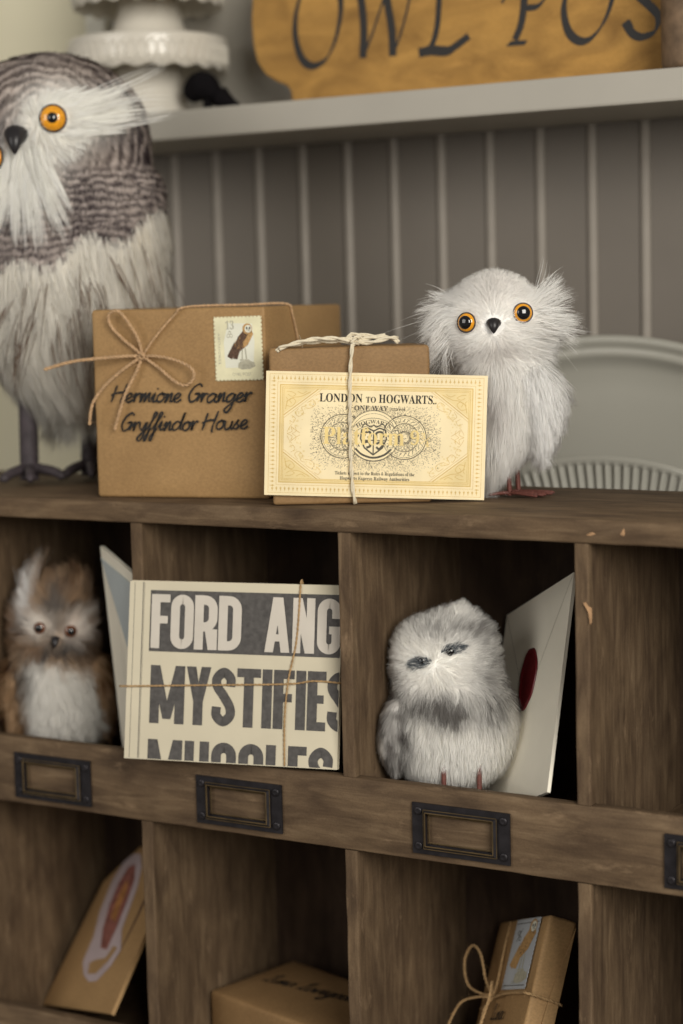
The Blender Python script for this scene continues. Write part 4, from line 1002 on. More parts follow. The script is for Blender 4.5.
def fur(name, data, n, parent, scale, length, comb, color, width=.5, seg=5, seed=1, clump=0, clump_k=.55, droop=0.0, lift=.35, jitter=.18, keep=None, mat='fur', curl=.0, flat=.8, facing=None):
    """plumage: thin tapering hairs combed over the body (units of scale)"""
    V, Nn, T = data; rs = np.random.RandomState(seed)
    a, b, c = V[T[:, 0]], V[T[:, 1]], V[T[:, 2]]
    ar = np.linalg.norm(np.cross(b-a, c-a), axis=1); ar = ar/ar.sum()
    idx = rs.choice(len(T), n, p=ar); r1, r2 = rs.rand(n), rs.rand(n); m = r1+r2 > 1; r1[m] = 1-r1[m]; r2[m] = 1-r2[m]
    w0 = (1-r1-r2)[:, None]; r1 = r1[:, None]; r2 = r2[:, None]
    P = a[idx]*w0+b[idx]*r1+c[idx]*r2
    N_ = Nn[T[idx, 0]]*w0+Nn[T[idx, 1]]*r1+Nn[T[idx, 2]]*r2; N_ /= np.linalg.norm(N_, axis=1)[:, None]
    if keep is not None:
        k = keep(P, N_, rs); P, N_ = P[k], N_[k]; n = len(P)
    L_ = length(P, N_)*(1+rs.randn(n)*.14)
    D = comb(P, N_); D = D-N_*(D*N_).sum(1)[:, None]*flat; D /= np.maximum(1e-6, np.linalg.norm(D, axis=1))[:, None]
    D = D+rs.randn(n, 3)*jitter; D /= np.linalg.norm(D, axis=1)[:, None]
    D0 = D+N_*lift; D0 /= np.linalg.norm(D0, axis=1)[:, None]
    t = np.linspace(0, 1, seg+1)
    bend = D*.5-N_*lift*.35+np.array([0, 0, -droop])+rs.randn(n, 3)*curl
    pts = P[:, None, :]+(D0[:, None, :]*t[None, :, None]+bend[:, None, :]*(t[None, :, None]**2)*.45)*L_[:, None, None]
    if clump:
        ci = rs.choice(n, min(clump, n), replace=False); cp = P[ci]; own = np.zeros(n, int)
        for s in range(0, n, 4000):
            d = ((P[s:s+4000, None, :]-cp[None])**2).sum(2); own[s:s+4000] = d.argmin(1)
        ct = pts[ci][own]                       # clump leader path
        k = (t**1.3)[None, :, None]*clump_k*(.6+.4*rs.rand(n))[:, None, None]
        rel = np.clip(L_/np.maximum(1e-6, L_[ci][own]), .4, 1.6)
        pts = pts*(1-k)+(ct)*k
    # keep the hairs out of the body centre: view-independent ribbon side
    side = np.cross(D0, rs.randn(n, 3)*.5+N_*.9); side /= np.maximum(1e-6, np.linalg.norm(side, axis=1))[:, None]
    side2 = side*np.cos(.0)+np.cross(side, D0)*(rs.randn(n)[:, None]*.6); side2 /= np.linalg.norm(side2, axis=1)[:, None]
    fl = ((np.cross(side2, D0)*(N_ if facing is None else N_*.5+np.array(facing))).sum(1) < 0); side2[fl] *= -1      # front of every blade faces outwards
    wt = width*(1-.88*t**1.6)*.5
    A_ = pts-side2[:, None, :]*wt[None, :, None]; B_ = pts+side2[:, None, :]*wt[None, :, None]
    VV = np.stack([A_, B_], 2).reshape(-1, 3)*scale          # n*(seg+1)*2
    q = np.arange(n)[:, None]*(2*(seg+1))+np.arange(seg)[None, :]*2
    FF = np.stack([q, q+1, q+3, q+2], 2).reshape(-1, 4)
    me = bpy.data.meshes.new(name); me.vertices.add(len(VV)); me.vertices.foreach_set('co', VV.astype(np.float32).ravel())
    me.loops.add(FF.size); me.loops.foreach_set('vertex_index', FF.astype(np.int32).ravel())
    me.polygons.add(len(FF)); me.polygons.foreach_set('loop_start', (np.arange(len(FF))*4).astype(np.int32))
    me.polygons.foreach_set('loop_total', np.full(len(FF), 4, np.int32)); me.update(calc_edges=True)
    ca = me.color_attributes.new('Col', 'FLOAT_COLOR', 'POINT')
    cr_, ct_ = color(P, N_, 0.0), color(P, N_, 1.0); var = (1+rs.randn(n)*.05)[:, None]
    cc = (cr_[:, None, :]*(1-t[None, :, None])+ct_[:, None, :]*t[None, :, None])*var[:, None, :]
    cc = np.repeat(np.clip(cc, 0, 1).reshape(-1, 3), 2, 0)
    ca.data.foreach_set('color', np.concatenate([cc, np.ones((len(cc), 1))], 1).astype(np.float32).ravel())
    tang = np.gradient(pts, axis=1); tang /= np.maximum(1e-9, np.linalg.norm(tang, axis=2))[:, :, None]
    sn = N_ if facing is None else N_*.5+np.array(facing)
    nn = sn[:, None, :]*1.0+0*tang; nn = nn-tang*(nn*tang).sum(2)[:, :, None]*.6; nn /= np.maximum(1e-6, np.linalg.norm(nn, axis=2))[:, :, None]
    nn = np.repeat(nn.reshape(-1, 3), 2, 0)
    me.polygons.foreach_set('use_smooth', np.ones(len(FF), bool))
    me.normals_split_custom_set_from_vertices([tuple(v) for v in nn])
    me.materials.append(M[mat]); o = bpy.data.objects.new(name, me); C.objects.link(o); o.parent = parent
    return o
def front_y(prof, x, z):
    A = np.array(prof, float); o = A[:, 0].argsort(); A = A[o]
    cx, cy, rx, ry = [np.interp(z, A[:, 0], A[:, k]) for k in range(1, 5)]
    u = max(-.98, min(.98, (x-cx)/rx)); return cy-ry*math.sqrt(1-u*u)
def dome(name, ctr, d, R, h, mat, parent, n=24, m=7, label=None, s=1, lip=0):
    """shallow glass dome facing direction d"""
    d = Vector(d).normalized(); a = d.cross(Vector((0, 0, 1))).normalized(); b = a.cross(d); c = Vector(ctr); V, F = [], []
    rows = [(1.0, -.25*h)]+[(math.cos(PI/2*k/m), h*math.sin(PI/2*k/m)) for k in range(m)]
    for r, o in rows:
        for i in range(n): t = 2*PI*i/n; V.append((c+(a*math.cos(t)+b*math.sin(t))*R*r+d*o)*s)
    V.append((c+d*h)*s)
    for k in range(len(rows)-1):
        for i in range(n): F.append((k*n+(i+1) % n, k*n+i, (k+1)*n+i, (k+1)*n+(i+1) % n))
    for i in range(n): F.append(((len(rows)-1)*n+(i+1) % n, (len(rows)-1)*n+i, len(V)-1))
    F.append(tuple(range(n)))
    return from_lists(name, V, F, mat, parent, True, base=False, label=label)
def eye(parent, s, ctr, d, R, iris='amber', pr=.52, rim=True, label=None):
    e = dome('eye', ctr, d, R, R*.55, iris, parent, s=s, label=label)
    dd = Vector(d).normalized()
    dome('pupil', Vector(ctr)+dd*R*.34, d, R*pr, R*.34, 'pupil', parent, s=s).parent = e
    if rim:
        a = dd.cross(Vector((0, 0, 1))).normalized(); b = a.cross(dd)
        pts = [(Vector(ctr)+dd*R*.05+(a*math.cos(t)+b*math.sin(t))*R*1.02)*s for t in [2*PI*i/28 for i in range(29)]]
        V, F = tube(pts, R*.09*s, 8); r = from_lists('eye_rim', V, F, 'beak', parent, True, base=False); r.parent = e
    return e
def beak(parent, s, base, d, down, L, w, mat='beak'):
    d = Vector(d).normalized(); c = Vector(base); up = Vector((0, 0, 1)); side = d.cross(up).normalized(); V, F = [], []; n = 14; m = 9
    for k in range(m+1):
        t = k/m; p = c+d*(L*.55*math.sin(t*PI*.62))-up*(down*t**1.5)
        r = w*(1-t)**.75+.02; h = w*1.0*(1-t)**.7+.02
        for i in range(n): a = 2*PI*i/n; V.append((p+side*(r*math.cos(a))+(up*.75+d*.5)*(h*math.sin(a)))*s)
    for k in range(m):
        for i in range(n): F.append((k*n+i, k*n+(i+1) % n, (k+1)*n+(i+1) % n, (k+1)*n+i))
    F += [tuple(reversed(range(n))), tuple(m*n+i for i in range(n))]
    return from_lists('beak', V, F, mat, parent, True, base=False)
def bird_leg(parent, s, top, foot, r, toes, toe_l, mat, wraps=True, toe_r=.7, bumps=.12):
    V, F = [], []
    top, foot = Vector(top), Vector(foot)
    pts = [top.lerp(foot, t) for t in [i/30 for i in range(31)]]
    tube([p*s for p in pts], lambda t: r*s*(1+bumps*math.sin(t*95)), 10, V, F)
    leg = from_lists('leg', V, F, mat, parent, True, base=False)
    for k, ang in enumerate(toes):
        L_ = toe_l*(1 if k != len(toes)-1 or len(toes) < 4 else .6); dr = Vector((math.sin(ang), -math.cos(ang), 0))
        P = catmull([foot+Vector((0, 0, 1.2*r)), foot+dr*L_*.3+Vector((0, 0, r*1.15)), foot+dr*L_*.7+Vector((0, 0, r*.9)), foot+dr*L_+Vector((0, 0, toe_r*r*.6))], 7)
        V, F = [], []
        tube([p*s for p in P], lambda t: r*toe_r*s*(1-.25*t)*(1+bumps*math.sin(t*45)) if t < .93 else r*toe_r*s*.45, 8, V, F)
        from_lists('toe', V, F, mat, parent, True, parent=leg, base=False)
    return leg
up_ = np.array([0, 0, 1.0])

# ---- small white owl on the cabinet
def white_owl():
    foot = at(513, 496.6, 2, Z_TOP); s = .000644
    o = thing('toy_owl', 'small fluffy white toy owl with orange eyes and rust-red legs on the top board', 'toy owl', foot, math.radians(24.6), 'toy owls')
    prof = [(22, -24, 2, .3, .3), (26, -24, 2, 9, 9), (38, -18, 0, 20, 20), (60, -8, -2, 30, 28), (85, -3, -3, 34, 31), (110, -4, -2, 36, 33), (128, -8, -1, 38, 35), (142, -13, -1, 42, 37), (158, -16, -3, 49, 40), (176, -17, -3, 50, 40), (192, -17, -2, 44, 37), (206, -17, 0, 34, 30), (216, -16, 1, 26, 21), (222, -16, 1, 15, 12), (225, -16, 1, .3, .3)]
    hc = np.array([-17, -30, 170.])
    def color(P, N, t):
        c = np.ones((len(P), 3))*np.array([.97, .955, .93])
        g = np.exp(-(((P[:, 0]+19)/13)**2+((P[:, 2]-97)/18)**2))*(P[:, 1] < 0)*.6           # greyer chest
        g += np.exp(-(((P[:, 0]+55)/26)**2+((P[:, 2]-138)/16)**2))*.25
        g += np.exp(-(((P[:, 0]+18)/24)**2+((P[:, 2]-210)/16)**2))*.22
        g += np.exp(-(((P[:, 0]+14)/15)**2+((P[:, 2]-147)/9)**2))*(P[:, 1] < 0)*.25
        g += np.clip(nz(P, .07, 3), 0, 1)*.15
        g = np.clip(g, 0, .75)[:, None]
        return c*(1-g)+np.array([.55, .50, .47])*g
    ob, data = skin('body', prof, o, color, s)
    def comb(P, N):
        d = np.tile(np.array([0, 0, -1.0]), (len(P), 1))
        h = smooth(126, 142, P[:, 2])[:, None]
        r = P-hc; r[:, 1] *= .3; r /= np.linalg.norm(r, axis=1)[:, None]+1e-6
        r[:, 2] = np.where(P[:, 2] > 190, .9, r[:, 2]*.8)
        r += np.tanh((P[:, 0:1]+17)/16)*np.array([[.5, 0, 0]])
        return d*(1-h)+r*h
    def length(P, N):
        h = smooth(126, 142, P[:, 2]); body = 17+8*smooth(60, 20, P[:, 2])
        hd = 9+9*smooth(22, 46, np.abs(P[:, 0]+17))*smooth(208, 190, P[:, 2])-3.5*smooth(200, 215, P[:, 2])
        face = np.exp(-(((P[:, 0]+17)/20)**2+((P[:, 2]-172)/20)**2))*(P[:, 1] < 0)
        return (body*(1-h)+hd*h)*(1-.45*face)*(1-.5*smooth(60, 20, P[:, 2])*smooth(-15, 10, P[:, 0]))
    eyes = [(-43, 176), (12, 184)]; bk = (-16.5, 173)
    def keep(P, N, rs):
        k = np.ones(len(P), bool)
        for ex, ez in eyes+[bk]: k &= ~(((P[:, 0]-ex)**2+(P[:, 2]-ez)**2 < 8.5**2) & (P[:, 1] < 0))
        return k
    fur('fur', data, 62000, o, s, length, comb, color, .5, seed=2, clump=1500, clump_k=.3, droop=.15, lift=.38, keep=keep)
    # side plumes
    def keep2(P, N, rs): return (np.abs(P[:, 0]+17) > 38) & (P[:, 2] > np.where(P[:, 0] > -17, 166, 152)) & (P[:, 2] < 203) & (P[:, 1] < 16) & (P[:, 1] > -32)
    def comb2(P, N):
        d = np.zeros((len(P), 3)); sg = np.sign(P[:, 0]+17); d[:, 0] = sg; d[:, 2] = np.where(sg > 0, (P[:, 2]-176)/22, (P[:, 2]-186)/24-.35); d[:, 1] = -.25; return d
    fur('side_plume', data, 20000, o, s, lambda P, N: np.where(P[:, 0] > -17, 32, 25)+0*P[:, 0], comb2, color, .6, seg=7, seed=5, clump=70, clump_k=.78, droop=.3, lift=.1, jitter=.3, keep=keep2, curl=.1, flat=0, facing=(.2, -1, .35))
    # loose whiskery feathers at the head sides
    fur('stray_feather', data, 260, o, s, lambda P, N: 38+0*P[:, 0], comb2, color, .45, seg=8, seed=11, droop=.35, lift=.1, jitter=.35, keep=keep2, curl=.15, flat=0, facing=(.2, -1, .35))
    # wing on the right of the body, long feathers
    wp = [(56, 27, -12, .3, .3), (62, 27, -12, 8, 8), (78, 29, -13, 14, 15), (102, 29, -13, 17, 19), (122, 25, -11, 17, 18), (134, 20, -8, 11, 12), (139, 18, -8, .3, .3)]
    w, wd = skin('wing', wp, o, lambda P, N, t: np.ones((len(P), 3))*np.array([.98, .97, .95]), s, seg=30, rings=36)
    wf = fur('wing_fur', wd, 24000, o, s, lambda P, N: 25+0*P[:, 0], lambda P, N: np.array([.12, -.12, -1.0])+0*P, lambda P, N, t: np.ones((len(P), 3))*np.array([.99, .98, .965]), .6, seg=6, seed=7, clump=200, clump_k=.55, droop=.2, lift=.25, jitter=.10)
    wf.parent = w
    wp2 = [(50, -44, -2, .3, .3), (60, -44, -2, 8, 10), (90, -44, -2, 12, 15), (115, -40, -2, 12, 15), (130, -34, -2, 4, 4), (132, -34, -2, .3, .3)]
    w, wd = skin('wing', wp2, o, lambda P, N, t: np.ones((len(P), 3))*np.array([.96, .95, .93]), s, seg=24, rings=24)
    fur('wing_fur', wd, 6000, o, s, lambda P, N: 22+0*P[:, 0], lambda P, N: np.array([-.1, 0, -1.0])+0*P, lambda P, N, t: np.ones((len(P), 3))*np.array([.96, .95, .93]), .6, seed=8, clump=160, clump_k=.7, droop=.2, lift=.3).parent = w
    for ex, ez in eyes:
        y = front_y(prof, ex, ez); sg = -1 if ex < -17 else 1
        eye(o, s, (ex, y-4.5, ez), (sg*.30-.12, -1, .05), 9.2, pr=.74, rim=True, label='orange glass eye')
    beak(o, s, (bk[0], front_y(prof, *bk)-2.5, bk[1]+2), (0, -1, -.1), 9.5, 13, 7.5)
    for x, y in ((-3, -4), (6, 9)):
        bird_leg(o, s, (x-3, y+2, 50), (x, y, 1.5), 2.5, (math.radians(48), math.radians(68), math.radians(88), math.radians(-80)), 36, 'rust_leg', toe_r=.85)
    return o
white_owl()

# ---- round grey and white owl in the middle cubby
def grey_owl():
    s = .000635; g = at(452, 783, 1, .056)
    o = thing('toy_owl', 'round grey and white furry toy owl with sleepy eyes beside the sealed letter', 'toy owl', (g.x, g.y, FLOOR1), math.radians(24), 'toy owls')
    z0 = (g.z-FLOOR1)/s
    Pf = [(0, 0, 0, .3, .3), (3, 0, 0, 26, 24), (16, 1, 0, 50, 42), (38, 3, 0, 61, 50), (62, 4, 0, 63, 52), (86, 3, 0, 58, 50), (104, -1, 0, 53, 45), (124, -4, 0, 53, 43), (144, -4, 0, 51, 40), (158, -2, 0, 45, 34), (168, 2, 0, 32, 24), (177, 7, 0, 15, 12), (184, 10, 0, .3, .3)]
    prof = [(z*.97+z0+6, cx, cy-4, rx*.97, ry*.80) for z, cx, cy, rx, ry in Pf]
    def color(P, N, t):
        Q = P.copy(); Q[:, 2] -= z0
        c = np.ones((len(P), 3))*np.array([.98, .965, .93])
        X, Z = Q[:, 0], Q[:, 2]; fr = (P[:, 1] < 12)
        G = lambda cx, cz, wx, wz, k: np.exp(-(((X-cx)/wx)**2+((Z-cz)/wz)**2))*k*fr
        n1 = nz(Q, .09, 2); n2 = nz(Q*np.array([1, 1, .4]), .3, 9)
        g = G(-14, 92, 28, 11, .85)+G(2, 84, 18, 11, .75)+G(-46, 55, 9, 22, .8)+G(36, 118, 18, 28, .42)+G(30, 160, 16, 12, .4)+G(-2, 162, 34, 13, .40)+G(42, 82, 15, 17, .35)+G(-50, 108, 9, 20, .3)
        g += smooth(20, 45, X)*smooth(70, 95, Z)*.14
        g = g*(.95+1.0*n2)*1.25+np.clip(n1, 0, 1)*.07
        g += (P[:, 1] >= 12)*.5
        g = np.clip(g*(1 if t > .5 else .85), 0, .92)[:, None]
        return c*(1-g)+np.array([.17, .155, .145])*g
    ob, data = skin('body', prof, o, color, s)
    fc = np.array([-13, -40, z0+130.])
    def comb(P, N):
        d = np.tile(np.array([0, -.15, -1.0]), (len(P), 1)); r = P-fc; r[:, 1] *= .2; r /= np.linalg.norm(r, axis=1)[:, None]+1e-6
        h = (smooth(92, 114, P[:, 2]-z0)*(P[:, 1] < 15))[:, None]; return d*(1-h)+(r+np.array([.1, 0, .15]))*h
    def length(P, N): return 12.5-4.0*smooth(90, 130, P[:, 2]-z0)
    fur('fur', data, 70000, o, s, length, comb, color, .5, seed=3, clump=1700, clump_k=.5, droop=.2, lift=.6, jitter=.32, seg=4, curl=.1)
    for ex, ez in ((-26, 133), (2, 143)):
        y = front_y(prof, ex, z0+ez)
        e = dome('eye', (ex, y-2.5, z0+ez), (-.1, -1, 0), 4.2, 2.2, 'pupil', o, s=s, label='small dark half-closed eye')
        A = np.array([ex, y, z0+ez])
        # dark blue-grey lashes lying over the eye
        idx = data
        fur('lash', data, 150000, o, s, lambda P, N: 8.5+0*P[:, 0], lambda P, N: np.array([-.8, 0, -.45])*(1 if ex < -10 else -1)+np.array([0, 0, -.1])+0*P,
            lambda P, N, t: np.ones((len(P), 3))*np.array([.07, .08, .09])*(1+.9*t), .7, seed=4, clump=9, clump_k=.5, lift=.55, seg=4,
            keep=lambda P, N, rs: (((P[:, 0]-ex)/10)**2+((P[:, 2]-z0-ez-1)/5.0)**2 < 1) & (P[:, 1] < 0)).parent = e
    # folded wing at the left
    wp = [(z0+18, -56, -14, .3, .3), (z0+24, -56, -14, 7, 8), (z0+45, -57, -16, 12, 14), (z0+70, -55, -16, 12, 14), (z0+88, -50, -14, 9, 11), (z0+94, -48, -14, .3, .3)]
    def wcol(P, N, t):
        n = nz(P, .11, 4); g = np.clip(.40+.95*n+.5*np.exp(-(((P[:, 0]+50)/7)**2+((P[:, 2]-z0-40)/18)**2)), 0, .95)[:, None]; return np.array([.90, .88, .85])*(1-g)+np.array([.20, .18, .17])*g
    w, wd = skin('wing', wp, o, wcol, s, seg=30, rings=34)
    fur('wing_fur', wd, 9000, o, s, lambda P, N: 10+0*P[:, 0], lambda P, N: np.array([-.1, 0, -1.0])+0*P, wcol, .5, seed=6, clump=400, clump_k=.6, lift=.6, droop=.2, seg=4).parent = w
    for x, y in ((-6, -58), (29, -50)): bird_leg(o, s, (x, y+14, z0+28), (x, y, 1.5), 2.6, (math.radians(-25), 0, math.radians(25)), 22, 'rust_leg')
    return o
grey_owl()

# ---- brown owl in the left cubby
def brown_owl():
    s = .000705; g = at(62, 740, 1, .058)
    o = thing('toy_owl', 'brown and grey furry toy owl with white belly in the left cubby', 'toy owl', (g.x, g.y, FLOOR1), math.radians(31), 'toy owls')
    z0 = (g.z-FLOOR1)/s
    Pf = [(0, 0, 0, .3, .3), (4, 4, 0, 26, 22), (20, 5, 0, 40, 34), (48, 2, 0, 46, 38), (75, -2, 0, 45, 37), (95, -4, 0, 40, 34), (112, -4, 0, 38, 33), (132, -3, 0, 38, 33), (148, 0, 0, 34, 30), (160, 2, 0, 26, 23), (168, 3, 0, 14, 12), (170, 3, 0, .3, .3)]
    prof = [(z+z0+1, cx, cy, rx, ry) for z, cx, cy, rx, ry in Pf]
    def color(P, N, t):
        X, Z, Y = P[:, 0]-5, P[:, 2]-z0-12, P[:, 1]; fr = (Y < 8)
        n1 = nz(P, .06, 2)[:, None]; n2 = nz(P*np.array([1, 1, .5]), .16, 7)[:, None]
        brown = np.array([.30, .18, .10]); tan = np.array([.62, .43, .27]); dark = np.array([.09, .07, .06])
        c = brown+(tan-brown)*np.clip(.45+1.0*n1, 0, 1); c = c+(dark-c)*np.clip(.2+1.1*n2, 0, .85)
        G = lambda cx, cz, wx, wz, k: (np.exp(-(((X-cx)/wx)**2+((Z-cz)/wz)**2))*k*fr)[:, None]
        def mixc(c, col, g): g = np.clip(g, 0, 1); return c*(1-g)+np.array(col)*g
        c = mixc(c, (.85, .83, .79), smooth(84, 66, Z-.25*np.abs(X-8))[:, None]*smooth(-42, -26, X)[:, None]*fr[:, None]*1.0)
        c = mixc(c, (.17, .16, .155), G(-3, 128, 11, 22, .85)); c = mixc(c, (.07, .065, .065), G(4, 92, 24, 8, .95)); c = mixc(c, (.16, .15, .14), G(-34, 62, 9, 22, .7))
        c = mixc(c, (.95, .90, .84), G(-16, 112, 9.5, 10, 1.6)); c = mixc(c, (.95, .88, .82), G(14, 108, 9.5, 10, 1.5)); c = mixc(c, (.92, .90, .88), G(-31, 134, 8, 18, 1.2)); c = mixc(c, (.85, .8, .75), G(27, 121, 15, 5, 1.0))
        c = mixc(c, (.42, .25, .12), G(26, 76, 10, 10, .7))
        return np.clip(c, 0, 1)
    ob, data = skin('body', prof, o, color, s)
    fc = np.array([5, -38, z0+114.])
    def comb(P, N):
        d = np.tile(np.array([0, -.1, -1.0]), (len(P), 1)); d[:, 0] += np.sign(P[:, 0])*.25; r = P-fc; r[:, 1] *= .2; r /= np.linalg.norm(r, axis=1)[:, None]+1e-6
        h = (smooth(96, 112, P[:, 2]-z0)*(P[:, 1] < 15))[:, None]; return d*(1-h)+(r+np.array([0, 0, .2]))*h
    fur('fur', data, 42000, o, s, lambda P, N: 15-5*np.exp(-((P[:, 0]/25)**2+((P[:, 2]-z0-108)/18)**2)), comb, color, .6, seed=13, clump=700, clump_k=.65, droop=.15, lift=.6, jitter=.25)
    for sg, k in ((-1, 1.0), (1, .75)):       # ear tufts
        cx = -27 if sg < 0 else 30; zt = z0+148
        fur('ear_tuft', data, 9000, o, s, lambda P, N: 34*k+0*P[:, 0], lambda P, N: np.array([sg*.3, 0, 1.0])+0*P, lambda P, N, t: color(P, N, t)*(.9+.7*t), .6, seed=15+sg, clump=18, clump_k=.7, lift=.25,
            keep=lambda P, N, rs: (np.abs(P[:, 0]-cx) < 11) & (P[:, 2] > z0+138) & (P[:, 1] < 14))
    for ex, ez in ((-13, 125), (18, 120)):
        eye(o, s, (ex, front_y(prof, ex, z0+ez)-6.0, z0+ez), ((-.2 if ex < 0 else .2), -1, 0), 6.2, 'brown_eye', pr=.66, rim=False, label='small dark glass eye')
    beak(o, s, (3, front_y(prof, 3, z0+112)-6, z0+114), (0, -1, -.2), 8, 12, 4.5)
    for sg in (-1, 1):
        wp = [(z0+14, sg*43, -2, .3, .3), (z0+22, sg*44, -3, 8, 9), (z0+45, sg*46, -4, 11, 17), (z0+70, sg*44, -4, 11, 18), (z0+88, sg*38, -3, 7, 10), (z0+92, sg*37, -3, .3, .3)]
        def wc(P, N, t): n = nz(P, .12, 4+sg)[:, None]; return np.clip(np.array([.40, .26, .15])+np.array([.5, .38, .26])*n, .03, 1)
        w, wd = skin('wing', wp, o, wc, s, seg=28, rings=30)
        fur('wing_fur', wd, 8000, o, s, lambda P, N: 17+0*P[:, 0], lambda P, N: np.array([sg*.15, -.05, -1.0])+0*P, wc, .6, seed=20+sg, clump=160, clump_k=.7, lift=.5, droop=.1).parent = w
    for x in (-10, 16): bird_leg(o, s, (x, -8, z0+14), (x, -10, 1.5), 2.4, (math.radians(-25), 0, math.radians(25)), 20, 'rust_leg')
    return o
brown_owl()

# ---- large owl at the left of the top board
def large_owl():
    s = .000733; foot = at(76, 481.5, 2, Z_TOP)
    o = thing('toy_owl', 'large grey-brown toy owl with amber eyes and white feathered skirt, cut by the left edge', 'toy owl', foot, math.radians(38), 'toy owls')
    A = [(84, -6, 2, .3, .3), (88, -6, 2, 26, 22), (104, -4, 2, 52, 42), (134, 0, 2, 78, 60), (170, -2, 2, 92, 70), (205, -3, 2, 98, 74), (232, -4, 2, 98, 74), (260, -3, 2, 101, 75), (285, -3, 0, 103, 74), (300, -4, -3, 101, 73), (316, -7, -6, 94, 72), (343, -9, -8, 95, 74), (368, -11, -8, 92, 72), (390, -12, -6, 80, 64), (408, -12, -4, 60, 50), (420, -11, -2, 34, 30), (425, -10, -1, 12, 12), (426, -10, -1, .3, .3)]
    prof = A
    def skirt(P): return P[:, 2] < 222+.33*(P[:, 0])+8*np.sin(P[:, 0]*.09)      # white below this line
    def color(P, N, t):
        X, Z, Y = P[:, 0], P[:, 2], P[:, 1]
        n1 = nz(P, .022, 5)
        wv = Z+7*nz(P, .028, 1)+3.5*nz(P, .09, 6)
        band = np.sin(wv*.85+2.0*nz(P, .05, 8))*.5+.5; up_b = np.sin((X*1.0+12*nz(P, .03, 3))*.34)*.5+.5
        head = smooth(296, 320, Z)
        ang = (np.sin(np.hypot(X+20, Z-335)*.72+4.5*nz(P, .05, 4))*.5)*(.55+.8*np.clip(nz(P, .03, 21)+.3, 0, 1))+.42
        pat = band*(1-head)+ang*head
        n3 = nz(P, .13, 15); pat = np.clip(pat*1.1-.1+.30*n1+.35*n3, 0, 1)
        lo = np.array([.055, .04, .045]); hi = np.array([.56, .49, .455])
        c = lo+(hi-lo)*pat[:, None]
        # paler brow areas and dark streaks on the crown
        pale = np.exp(-(((X-5)/34)**2+((Z-398)/20)**2))*.6+np.exp(-(((X+48)/14)**2+((Z-380)/30)**2))*.5+np.exp(-(((X-34)/32)**2+((Z-318)/16)**2))*.45
        c = c*(1-.6*pale[:, None])+np.array([.46, .37, .31])*.6*pale[:, None]
        wsk = (smooth(6, -6, Z-(222+.33*X+8*np.sin(X*.09))))[:, None]
        wn = (.9+.1*nz(P, .05, 9))[:, None]
        c = c*(1-wsk)+np.array([.95, .92, .85])*wn*wsk
        def G(cx, cz, wx, wz, k): return (np.clip(np.exp(-(((X-cx)/wx)**2+((Z-cz)/wz)**2))*k, 0, 1)*(Y < 0))[:, None]
        for g in (G(-4, 354, 30, 28, 1.8), G(26, 358, 28, 16, 1.3), G(-36, 312, 25, 23, 1.7)): c = c*(1-g)+np.array([.95, .93, .88])*g
        return np.clip(c, 0, 1)
    ob, data = skin('body', prof, o, color, s, seg=140, rings=200)
    def comb(P, N):
        d = np.tile(np.array([0, 0, -1.0]), (len(P), 1)); d[:, 0] += .2*np.sign(P[:, 0])*smooth(300, 330, P[:, 2]); return d
    fur('short_pile', data, 62000, o, s, lambda P, N: 4.6+0*P[:, 0], comb, color, .75, seed=31, clump=5000, clump_k=.4, lift=.45, jitter=.3, seg=3, keep=lambda P, N, rs: ~skirt(P))
    def ccol(P, N, t):
        c = np.ones((len(P), 3))*np.array([.97, .94, .87])*(.93+.07*nz(P, .05, 2))[:, None]
        return c*(1-.10*t)
    def scomb(P, N):
        d = np.tile(np.array([0.12, -.05, -1.0]), (len(P), 1)); d[:, 0] += .55*nz(P, .02, 12)+P[:, 0]*.0010; return d
    fur('skirt_feathers', data, 60000, o, s, lambda P, N: 34+12*smooth(120, 70, P[:, 2]), scomb, ccol, 1.0, seed=32, clump=300, clump_k=.45, lift=.22, jitter=.08, droop=.05, seg=7, keep=lambda P, N, rs: skirt(P+np.array([0, 0, -12.])), curl=.05)
    fur('lower_feathers', data, 14000, o, s, lambda P, N: 30+16*smooth(0, -50, P[:, 0]), lambda P, N: np.array([-.12, 0, -1.0])+np.stack([-P[:, 0]*.006, 0*P[:, 0], 0*P[:, 0]], 1), lambda P, N, t: ccol(P, N, t)*(1-.35*t), 1.0, seed=33, clump=120, clump_k=.8, lift=.1, jitter=.1, seg=7, keep=lambda P, N, rs: P[:, 2] < 122, curl=.05)
    # thin brown strands among the white
    def bcol(P, N, t): return np.ones((len(P), 3))*np.array([.15, .10, .075])*(1.25-.45*t)
    fur('brown_feather_strands', data, 1500, o, s, lambda P, N: 66+0*P[:, 0], lambda P, N: scomb(P, N)+np.array([.30, 0, .1])*np.sign(nz(P, .015, 30))[:, None], bcol, 1.3, seed=34, clump=24, clump_k=.975, lift=.8, jitter=.05, droop=.3, seg=9, keep=lambda P, N, rs: skirt(P+np.array([0, 0, 2.])) & (P[:, 1] < -15) & (P[:, 2] > 150), curl=.03)
    wc = lambda P, N, t: np.ones((len(P), 3))*np.array([.98, .97, .93])
    # eye plumes sweeping to the right; beard under the beak
    fur('eye_plume', data, 120000, o, s, lambda P, N: 15+17*smooth(5, 40, P[:, 0]), lambda P, N: np.stack([1+0*P[:, 0], -.1+0*P[:, 0], .014*(P[:, 2]-352)+.14], 1), wc, .8, seed=36, clump=60, clump_k=.75, lift=.22, jitter=.05, droop=-.05, seg=7,
        keep=lambda P, N, rs: (((P[:, 0]-6)/36)**2+((P[:, 2]-357)/21)**2 < 1) & (((P[:, 0]+8)**2+(P[:, 2]-354)**2) > 13.5**2) & (P[:, 1] < 0))
